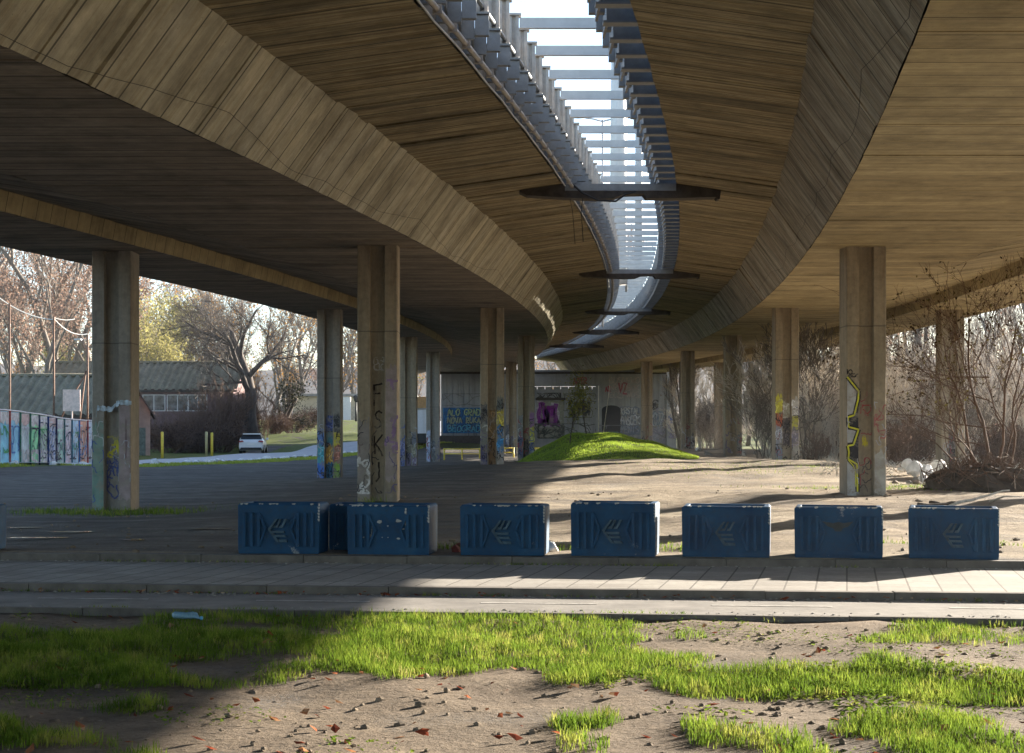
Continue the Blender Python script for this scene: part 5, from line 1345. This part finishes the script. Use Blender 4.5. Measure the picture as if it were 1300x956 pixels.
# leaning dark ivy-clad tree
tx, ty = P(345, 142), 142
tree('leaning_tree', 'dark ivy-clad tree leaning over the grass slope towards the lane', 'tree', (tx, ty, terr(tx, ty)), 7.5, .35, 5, 'bark', 'leaf_dark', 900, .1, .4, lev=4, nch=(5, 6), spread=.9, up=.02, lean=(.75, 0), first=.3)

# right side thicket
GR = 'bare trees of the belt behind the right pillars'; GS = 'pale bare shrubs behind the right pillars'
tr1 = tree('bare_tree', 'grey leafless tree in the belt behind the right pillars', 'tree', (P(1170, 105), 105, 0), 14, .2, 51, 'bark_grey', 'leaf_brown', 260, .1, .3, lev=4, nch=(6, 7), spread=.75, up=.16, first=.12, ratio=.52, trunkfrac=.75, group=GR)
tr2 = tree('bare_tree', 'grey leafless tree in the belt behind the right pillars', 'tree', (P(1060, 112), 112, 0), 12, .17, 52, 'bark_pale', None, 0, lev=4, nch=(6, 7), spread=.85, up=.14, first=.1, ratio=.52, trunkfrac=.75, group=GR)
MINR = .016
s1 = shrub('bare_shrub', 'pale leafless shrub in the thicket behind the right pillars', 'shrub', (P(1030, 80), 80, 0), 4.5, 12, 61, group=GS, lev=3, nch=(4, 6))
s2 = shrub('bare_shrub', 'pale leafless shrub in the thicket behind the right pillars', 'shrub', (P(1150, 75), 75, 0), 5.0, 9, 62, 'bark_grey', group=GS, lev=3, nch=(4, 6))
s3 = shrub('bare_shrub', 'reddish dry shrub low in the thicket behind the right pillars', 'shrub', (P(1120, 60), 60, 0), 1.6, 14, 63, 'bark_brown', 'leaf_brown', 300, .035, group='low dry shrubs behind the right pillars', fan=.9, r_=.015)
for s_ in (tr1, tr2, s1, s2, s3): s_.location[2] = terr(s_.location[0], s_.location[1]) - .1
q = random.Random(8)
for k in range(44):
    D = q.uniform(96, 190); px_ = q.uniform(862, 1420)
    if px_ < 940 and D < 118: continue
    put(tr1 if q.random() < .5 else tr2, P(px_, D), D, q.uniform(.75, 1.25), q.uniform(0, 6))
for k in range(95):
    D = q.uniform(60, 112); px_ = q.uniform(900 if D > 85 else 960, 1400)
    if px_ < 960 and D < 100: continue
    put(s1 if q.random() < .6 else s2, P(px_, D), D, q.uniform(.5, 1.1), q.uniform(0, 6))
for k in range(36):
    D = q.uniform(52, 75); px_ = q.uniform(1035, 1400)
    put(s3, P(px_, D), D, q.uniform(.5, 1.1), q.uniform(0, 6))
for k in range(9):
    D = q.uniform(120, 150); put(tr1 if k % 2 else tr2, P(q.uniform(856, 935), D), D, q.uniform(.5, .8), q.uniform(0, 6))
for k in range(16):
    D = q.uniform(117, 135); put(s1 if k % 2 else s2, P(q.uniform(862, 940), D), D, q.uniform(.6, .9), q.uniform(0, 6))
# a hazy hillside wood far behind
hm = MB()
for i in range(24):
    for j in range(60):
        x = -260 + j * 11; y = 215 + i * 14
        hm.v.append((x, y, terr(x, y) - .5 + max(0, (i / 23)) ** .8 * (12 + 3 * math.sin(j * .3) + 5 * smooth(20, 120, x))))
for i in range(23):
    for j in range(59): hm.f.append((i * 60 + j, i * 60 + j + 1, (i + 1) * 60 + j + 1, (i + 1) * 60 + j)); hm.m.append(0); hm.sm.append(True)
ho = hm.build('hillside', simple('leafless_hillside', (.055, .05, .05), .95, var=.4, scale=.2, bmp=0)); ho['kind'] = 'structure'
# pale building glimpsed through thicket
D = 135
hb = empty('pale_house', (P(1150, D), D, -.5), 0, 'pale blue-grey house glimpsed through the right thicket', 'house')
mb = MB(); mb.box(-1.8, 1.8, 0, 6, 0, 2.9); mb.build('wall', simple('pale_blue_render', (.50, .53, .60), .8, var=.1), hb); mb = MB(); mb.prism([(-2.1, 2.9), (2.1, 2.9), (1.6, 3.5), (-1.6, 3.5)], -.3, 6.3); mb.build('roof', simple('grey_pink_roof', (.36, .30, .32), .8), hb)
g = MB(); g.box(-.6, .5, -.04, .02, 1.0, 2.2); g.build('window', glassm, hb)

MINR = .005
# near bush on the right with leaves against the soffit
q = random.Random(14)
bx_, by_ = P(1262, 34), 34
nb_ = empty('bare_bush', (bx_, by_, terr(bx_, by_)), 0, 'big near bush with dark scattered leaves in front of the right pillars', 'bush')
mb = MB(); tips = []
for (dx, L, r_) in ((-.75, 2.9, .026), (-.35, 3.4, .034), (-.1, 3.8, .042), (.18, 3.6, .036), (.45, 3.0, .03), (-1.1, 2.5, .022), (.05, 3.2, .026), (-.5, 2.6, .02), (.75, 2.6, .02)):
    grow(mb, q, Vector((dx * .35, q.uniform(-.3, .3), .1)), Vector((dx, q.uniform(-.25, .25), 1.1)).normalized(), L, r_, 0, 3, tips, (4, 6), .8, .06, .38, .6, 8, None, .25)
for z0, tx_ in ((1.3, -2.8), (1.9, -3.2), (.9, -2.2), (2.4, -2.4)):
    grow(mb, q, Vector((-.1, 0, z0)), Vector((-1, 0, .25)).normalized(), abs(tx_), .018, 1, 3, tips, (4, 6), .7, .04, .35, .5, 6)
mb.build('branches', M['bark_brown'], nb_)
hi = [t for t in tips if t.z > 1.6]
leaves(hi, q, 1300, .036, .03, M['leaf_dry'], nb_)
# root mound with hanging roots, sticks
rmn = empty('root_mound', (P(1252, 33), 33.3, terr(P(1252, 33), 33) - .1), 0, 'dark earth mound tangled with roots under the near bush', 'earth mound')
mb = MB(); mb.ball((0, 0, .1), (1.25, .9, .55), 0, .16, q, 22, 14); mb.ball((.9, .2, .05), (.9, .8, .4), 0, .2, q, 16, 10); mb.build('earth', M['soil'], rmn)
mb = MB()
for k in range(170):
    a = q.uniform(0, 6.28); r_ = q.uniform(.2, 1.3); x, y = math.cos(a) * r_ * 1.1, math.sin(a) * r_ * .7 - .1; z = .6 * math.sqrt(max(0, 1 - (r_ / 1.4) ** 2)) + .05
    mb.tube([(x, y, z), (x + q.uniform(-.25, .25), y - q.uniform(0, .3), z + q.uniform(-.05, .35)), (x + q.uniform(-.5, .5), y - q.uniform(.0, .5), z + q.uniform(-.3, .3))], [.014, .01, .004], 3)
mb.build('roots', M['bark_brown'], rmn)
for k, (px0, py0, px1, py1, D, lb) in enumerate(((1165, 636, 1215, 640, 27.5, 'dark stick lying behind the rightmost blue block'), (1205, 636, 1300, 622, 27.5, 'long pale broken branch lying on the dirt behind the rightmost block'), (1180, 634, 1240, 637, 28.3, 'thin twig beside the pale broken branch'))):
    x0, x1 = P(px0, D), P(px1, D); mb = MB(); q2 = random.Random(k)
    n = 8; mb.tube([(x0 + (x1 - x0) * i / n - x0, (i / n) * (.8 if k == 1 else .2), .04 + (.25 * (i / n) if k == 1 else 0) + q2.uniform(-.015, .02)) for i in range(n + 1)], [.03 - .002 * i for i in range(n + 1)], 6)
    if k == 1: mb.tube([(.8, .3, .1), (1.0, .1, .2), (1.25, 0, .2)], [.02, .015, .006], 5)
    o = mb.build('fallen_branch', M['bark_pale'] if k == 1 else M['bark']); o.location = (x0, D, terr(x0, D)); tag(o, lb, 'branch', 'fallen branches')
# rubble heap
q = random.Random(31)
spots = [(1153, 590, 42, .17, 'tall'), (1160, 597, 41, .18, ''), (1176, 600, 40, .2, ''), (1188, 596, 41, .25, ''), (1199, 606, 39, .2, ''), (1207, 611, 38, .16, ''), (1193, 600, 40.3, .14, ''), (1181, 603, 39.4, .13, ''), (1211, 608, 38.6, .1, ''), (1156, 594, 41, .1, ''), (1172, 612, 37, .15, ''), (1184, 611, 37, .13, ''), (1143, 600, 42, .1, ''), (1168, 592, 43, .2, '')]
for k, (px_, py, D, r_, _) in enumerate(spots):
    x = P(px_, D); rock(x, D, r_ * 1.35, M['rubble'], 'white broken lump in the rubble heap left of the near bush', 'rubble_lump', 'rubble', 'white rubble heap', 40 + k, 1.0 if k < 6 else .6, terr(x, D) + .1)
for k in range(22):
    px_, D = q.uniform(1135, 1225), q.uniform(36, 46); x = P(px_, D)
    rock(x, D, q.uniform(.06, .16), M['stone'] if k % 3 else M['wood'], 'small dull stone scattered round the rubble heap', 'stone', 'stone', 'dull stones round the rubble heap', 80 + k)
# dirt ridge with leaves and sticks behind (stuff)
db = MB()
for k in range(500):
    px_, D = q.uniform(1040, 1330), q.uniform(40, 62); x = P(px_, D); z = terr(x, D); a = q.uniform(0, 3.14); L = q.uniform(.1, .5)
    db.tube([(x, D, z + .03), (x + math.cos(a) * L * .5, D + math.sin(a) * L * .3, z + q.uniform(.03, .25)), (x + math.cos(a) * L, D + math.sin(a) * L * .5, z + .04)], .012, 3)
tag(db.build('twig_litter', M['bark_pale']), 'pale twig litter on the ground behind the right pillars', 'litter', kind='stuff')
for k in range(26):
    px_, D = q.uniform(885, 1100), q.uniform(78, 92); x = P(px_, D)
    rock(x, D, q.uniform(.08, .25), M['stone'] if k % 4 else M['rubble'], 'small stone on the bank right of the mound', 'stone', 'stone', 'stones on the bank right of the mound', 180 + k)

# young trees on the mound
tx, ty = P(745, 72), 72
tree('young_tree', 'young tree with thin yellow-green leaves standing on the grass mound', 'tree', (tx, ty, terr(tx, ty)), 3.2, .03, 21, 'bark', 'leaf_green', 600, .04, .2, lev=3, nch=(5, 6), spread=.6, up=.25, first=.2, ratio=.38, trunkfrac=.85)
tx, ty = P(722, 68), 68
tree('young_tree', 'smaller sapling on the left flank of the grass mound', 'tree', (tx, ty, terr(tx, ty)), 2.6, .03, 22, 'bark', 'leaf_green', 450, .05, .12, lev=3, nch=(5, 6), spread=.6, up=.25, first=.3, ratio=.38, trunkfrac=.85)
for px_, D, h, ln, lb in ((760, 75, 2.4, .0, 'upright pale stake on the mound'), (765, 76, 2.5, .35, 'leaning pale stake beside the upright one')):
    mb = MB(); mb.tube([(0, 0, -.1), (ln, 0, h)], .02, 5); o = mb.build('stake', M['bark_pale']); o.location = (P(px_, D), D, terr(P(px_, D), D)); tag(o, lb, 'stake', 'stakes on the mound')

# ------------------------------------------------------------------ grass and litter
def vnoise(seed):
    g = np.random.RandomState(seed).rand(64, 64)
    def f(x, y):
        xi, yi = int(math.floor(x)), int(math.floor(y)); fx, fy = x - xi, y - yi
        fx = fx * fx * (3 - 2 * fx); fy = fy * fy * (3 - 2 * fy)
        a, b, c, d = g[xi % 64, yi % 64], g[(xi + 1) % 64, yi % 64], g[xi % 64, (yi + 1) % 64], g[(xi + 1) % 64, (yi + 1) % 64]
        return (a * (1 - fx) + b * fx) * (1 - fy) + (c * (1 - fx) + d * fx) * fy
    return f
n1, n2, n3 = vnoise(1), vnoise(2), vnoise(3)
def blades(name, label, pts, hmin, hmax, wd, mat, seed):
    q = random.Random(seed); V = []; Fc = []
    for x, y, s in pts:
        z = terr(x, y) - .005; h = q.uniform(hmin, hmax) * s; a = q.uniform(0, 6.28); l = q.uniform(.1, .9) * h
        dx, dy = math.cos(a) * l, math.sin(a) * l; wx_, wy_ = -math.sin(a + q.uniform(-.5, .5)) * wd, math.cos(a) * wd
        b = len(V)
        V += [(x - wx_, y - wy_, z), (x + wx_, y + wy_, z), (x + wx_ * .8 + dx * .35, y + wy_ * .8 + dy * .35, z + h * .6), (x - wx_ * .8 + dx * .35, y - wy_ * .8 + dy * .35, z + h * .6), (x + dx, y + dy, z + h * .95)]
        Fc += [(b, b + 1, b + 2, b + 3), (b + 3, b + 2, b + 4)]
    me = bpy.data.meshes.new(name); me.from_pydata(V, [], Fc); me.materials.append(M[mat]); me.update()
    o = bpy.data.objects.new(name, me); col.objects.link(o); return tag(o, label, 'grass', kind='stuff')
q = random.Random(9); pts = []
def gdens(x, d):
    # big patches as in the photo : thick left and middle, bare earth right and along the lower middle
    px_ = 650 + x * F / max(d, 1); py = 545 + 1.72 * F / max(d, 1)
    v = n1(x * .9 + 7, d * .9) * .55 + n2(x * 2.6, d * 2.6) * .45
    S = smooth; w1 = 60 * (n3(x * 2, d * 2) - .5)
    base = .06 + .70 * (1 - S(720 + w1, 830 + w1, px_)) + .26 * S(740, 780, px_) * (1 - S(860, 930, px_)) * S(785, 800, py)
    base += .26 * S(420, 470, px_) * (1 - S(680, 740, px_)) * (1 - S(838, 850, py))
    base += .34 * S(1030, 1100, px_ + w1) + .45 * S(838, 852, py) * S(820, 900, px_)
    base -= .6 * (1 - S(110, 190, px_ + w1)) * (1 - S(800, 820, py + w1 * .2))
    base -= .26 * S(812, 828, py + w1 * .2) * S(180, 240, px_) * (1 - S(360, 470, px_ + w1))
    base -= .33 * S(842, 858, py + w1 * .2) * S(320, 400, px_) * (1 - S(640, 760, px_ + w1))
    base -= .42 * S(868, 885, py + w1 * .15)
    return base + (v - .5) * 1.5
while len(pts) < 80000:
    d = 14.22 - (14.22 - 7.2) * q.random() ** .85; x = q.uniform(-1, 1) * (d * .36 + .4)
    y = d + SH * x
    g = gdens(x, d) + (.25 * smooth(13.4, 13.9, d) * smooth(-4.4, -3.2, x + n2(x * 3, d * 3)) * smooth(1.0, 0, x))
    if g > .42 and q.random() < min(1, (g - .42) * 4 + .15): pts.append((x, y, .55 + min(1, g - .2) * .5 + .5 * n2(x * 3.3 + 9, d * 3.3)))
# outside the frame, thin
for k in range(6000):
    d = q.uniform(5, 14.2); x = q.choice((-1, 1)) * (d * .36 + .4 + q.random() * 5); pts.append((x, d + SH * x, 1))
blades('verge_grass', 'bright green grass growing in patches on the verge', pts, .028, .095, .0028, 'grass', 1)
pts = []
while len(pts) < 62000:
    x = q.uniform(0.1, 8.8); y = q.uniform(60.8, 85)
    if mound(x, y) > .03: pts.append((x, y, 1))
blades('mound_grass', 'sunlit grass covering the mound', pts, .03, .085, .010, 'grass_mound', 2)
pts = []
while len(pts) < 16000:
    i = q.randrange(1, 7); t = q.random(); (x0, y0, w0), (x1, y1, w1) = ROAD[i], ROAD[i + 1]
    L = math.hypot(x1 - x0, y1 - y0); dx, dy = (x1 - x0) / L, (y1 - y0) / L; o_ = w0 + (w1 - w0) * t + q.uniform(.2, 2.4)
    x, y = x0 + (x1 - x0) * t + dy * o_, y0 + (y1 - y0) * t - dx * o_; pts.append((x, y, 1))
blades('lane_grass', 'grass strip between the gravel lot and the lane', pts, .06, .16, .016, 'grass_far', 3)
pts = []
for (px_, D, sx_, sy_, n, s) in ((150, 29.9, .9, .45, 900, 1), (75, 30.3, .5, .3, 350, 1), (205, 30.3, .35, .3, 160, 1), (1130, 34, 1.2, .8, 1200, .5), (470, 29.5, .12, .15, 60, 1.3), (690, 20.2, .4, .2, 240, .7), (850, 20.2, .3, .2, 200, .7), (590, 20, .25, .2, 120, .8), (960, 45, 2.0, 2.0, 900, .5), (1230, 20.4, .8, .3, 260, .5)):
    for k in range(n): x = P(px_, D) + q.gauss(0, sx_); y = D + q.gauss(0, sy_); pts.append((x, y, s)) if y - SH * x > K1 + .3 else None
blades('lot_grass', 'sparse grass tufts on the dirt lot round pillars and blocks', pts, .05, .16, .005, 'grass', 4)
# leafy weed by block
def litter(name, label, n, region, size, mat, seed, z=0.0):
    q = random.Random(seed); mb = MB()
    for k in range(n):
        x, y = region(q); r_ = size * q.uniform(.5, 1.4); zz = (terr(x, y) if z == 0 else z) + q.uniform(.006, .04)
        a = q.uniform(0, 6.28); u = Vector((math.cos(a), math.sin(a), q.uniform(-.5, .5))) * r_; v = Vector((-math.sin(a), math.cos(a), q.uniform(-.5, .5))) * r_ * .7
        c = Vector((x, y, zz)); up_ = Vector((0, 0, r_ * .3))
        mb.add([c - u, c - v * .8 - u * .2, c + u, c + v - up_, c + up_ * .3], [(0, 1, 4), (1, 2, 4), (2, 3, 4), (3, 0, 4)])
    return tag(mb.build(name, M[mat]), label, 'leaves', kind='stuff')
def rverge(q):
    d = q.uniform(7.5, 14.2); x = q.uniform(-1, 1) * (d * .36 + .4)
    return x, d + SH * x
litter('fallen_leaves', 'dry red and brown leaves scattered over the verge', 300, rverge, .035, 'leaf_fallen', 1)
def rweed(q):
    while True:
        d = 9.6 + q.random() * 2.0; x = q.uniform(.6, 4.2)
        if n2(x * 1.7, d * 2.2) > .5: return x, d + SH * x
litter('verge_weeds', 'low broad leaved weeds at the right end of the verge', 3800, rweed, .017, 'grass', 6)
def rweed2(q):
    while True:
        d = 8 + q.random() * 6.1; x = q.uniform(-4.5, 4.5)
        if n1(x * 1.1 + 3, d * 1.3) > .72: return x, d + SH * x
litter('verge_weeds', 'scattered small leaved weeds between grass tufts', 3000, rweed2, .013, 'grass', 7)
pts = []
for k in range(1500):
    x = q.uniform(-7, 7); lane_ = q.choice((K1 - .03, K2 - .03, K3 + .04)); v_ = n3(x * 1.4 + lane_, lane_ * 3)
    if v_ > .55: pts.append((x, lane_ + q.uniform(-.03, .03) + SH * x))
gm_ = MB()
for x, y in pts:
    zb_ = .0 if y - SH * x > 18 else -.075
    for j_ in range(3):
        a_ = q.uniform(0, 6.28); h_ = q.uniform(.015, .05); gm_.add([(x - .003, y, zb_), (x + .003, y, zb_), (x + math.cos(a_) * h_ * .6, y + math.sin(a_) * h_ * .6, zb_ + h_)], [(0, 1, 2)])
tag(gm_.build('kerb_weeds', M['grass']), 'tiny weeds growing along the kerb joints', 'weeds', kind='stuff')
gt2 = MB()
for k in range(900):
    x = q.uniform(-7, 7); e_ = q.random() ** 2 * .25
    d_, zb_ = q.choice(((K1 - .01 - e_, 0.0), (K2 - .01 - e_, -.075), (K3 + .01 + e_, -.075))); r_ = q.uniform(.004, .014)
    gt2.ball((x, d_ + SH * x, zb_ + r_ * .3), (r_ * 1.4, r_, r_ * .6), 0, .2, q, 5, 3)
tag(gt2.build('gutter_grit', M['stone']), 'grit gathered along the kerbs', 'grit', kind='stuff')
def rk(q):
    x = q.uniform(-6, 6); return x, K2 - q.uniform(.02, .12) + SH * x
litter('kerb_leaves', 'dry leaves gathered along the pavement kerb', 110, rk, .03, 'leaf_fallen', 2, -.075)
# clods and pebbles on the verge and lot
cl = MB(); q = random.Random(17)
for k in range(1150):
    if k < 650:
        x, y = rverge(q); r_ = q.uniform(.006, .028)
    else:
        d = q.uniform(19, 34) if k < 1250 else q.uniform(34, 50); x = q.uniform(-1, 1) * d * .36; y = d; r_ = q.uniform(.01, .04)
        if y - SH * x < K1 + .3 or n1(x * .6 + 5, y * .5) < .5: continue
    cl.ball((x, y, terr(x, y) + r_ * .2), (r_ * q.uniform(.8, 1.6), r_, r_ * .7), 0, .25, q, 5, 3)
tag(cl.build('earth_clods', simple('earth_clod', (.20, .155, .11), .95, var=.5, scale=3)), 'loose clods and pebbles on bare earth', 'pebbles', kind='stuff')
# bottle
bo = empty('plastic_bottle', (P(236, 13.9), 13.9, -.08), R(-5), 'crushed blue plastic bottle lying in the grass by the cycle path', 'bottle')
mb = MB(); mb.tube([(-.12, 0, .04), (-.1, 0, .04), (0, 0, .035), (.06, 0, .04), (.09, 0, .035), (.115, 0, .016), (.13, 0, .015)], [.02, .035, .03, .035, .03, .013, .013], 10)
bp_m, t_, b_ = nmat('blue_bottle_plastic'); b_.inputs['Base Color'].default_value = (.25, .45, .6, 1); b_.inputs['Roughness'].default_value = .15; b_.inputs['Transmission Weight'].default_value = .5
t_.links.new(ramp(t_, noise(t_, coords(t_), 30, 3), [(.3, (.2, .4, .55)), (.7, (.35, .55, .7))]), b_.inputs['Base Color'])
mb.build('body', bp_m, bo); mb = MB(); mb.tube([(.13, 0, .015), (.15, 0, .015)], .017, 8); mb.build('cap', simple('bottle_cap', (.1, .35, .6), .4), bo)
# puddles in the lot
for k, (px0, px1, py) in enumerate(((0, 95, 681), (5, 60, 668), (150, 185, 684), (238, 300, 673), (60, 125, 673), (172, 180, 655))):
    D = 1.52 * F / (py - 545); x0, x1 = P(px0, D), P(px1, D); xm = (x0 + x1) / 2
    mb = MB(); n = 24; q2 = random.Random(k); a = (x1 - x0) / 2; b = .10 + .04 * (k % 3)
    zmax = max(terr(xm + a * math.cos(i * .6), D + b * math.sin(i * .6)) for i in range(11)) + .006
    vs = [(xm + a * math.cos(6.283 * i / n) * q2.uniform(.75, 1), D + b * math.sin(6.283 * i / n) * q2.uniform(.6, 1), zmax) for i in range(n)]
    mb.add(vs, [tuple(range(n))])
    pm, t_, b_ = nmat('puddle_water'); b_.inputs['Roughness'].default_value = .04; t_.links.new(ramp(t_, noise(t_, coords(t_), 8, 3), [(.3, (.03, .027, .024)), (.7, (.05, .045, .04))]), b_.inputs['Base Color'])
    o = mb.build('puddle', pm); o['kind'] = 'structure'

# ------------------------------------------------------------------ haze
hz = MB(); hz.box(-1700, 1700, -450, 2700, -3, 42)
hm_ = bpy.data.materials.new('haze'); hm_.use_nodes = True; t = hm_.node_tree; t.nodes.remove(t.nodes['Principled BSDF'])
pv = t.nodes.new('ShaderNodeVolumePrincipled'); pv.inputs['Density'].default_value = .0002; pv.inputs['Color'].default_value = (.86, .91, 1, 1); pv.inputs['Anisotropy'].default_value = .3
t.links.new(pv.outputs[0], t.nodes['Material Output'].inputs['Volume'])
ho2 = hz.build('haze', hm_); ho2['kind'] = 'stuff'
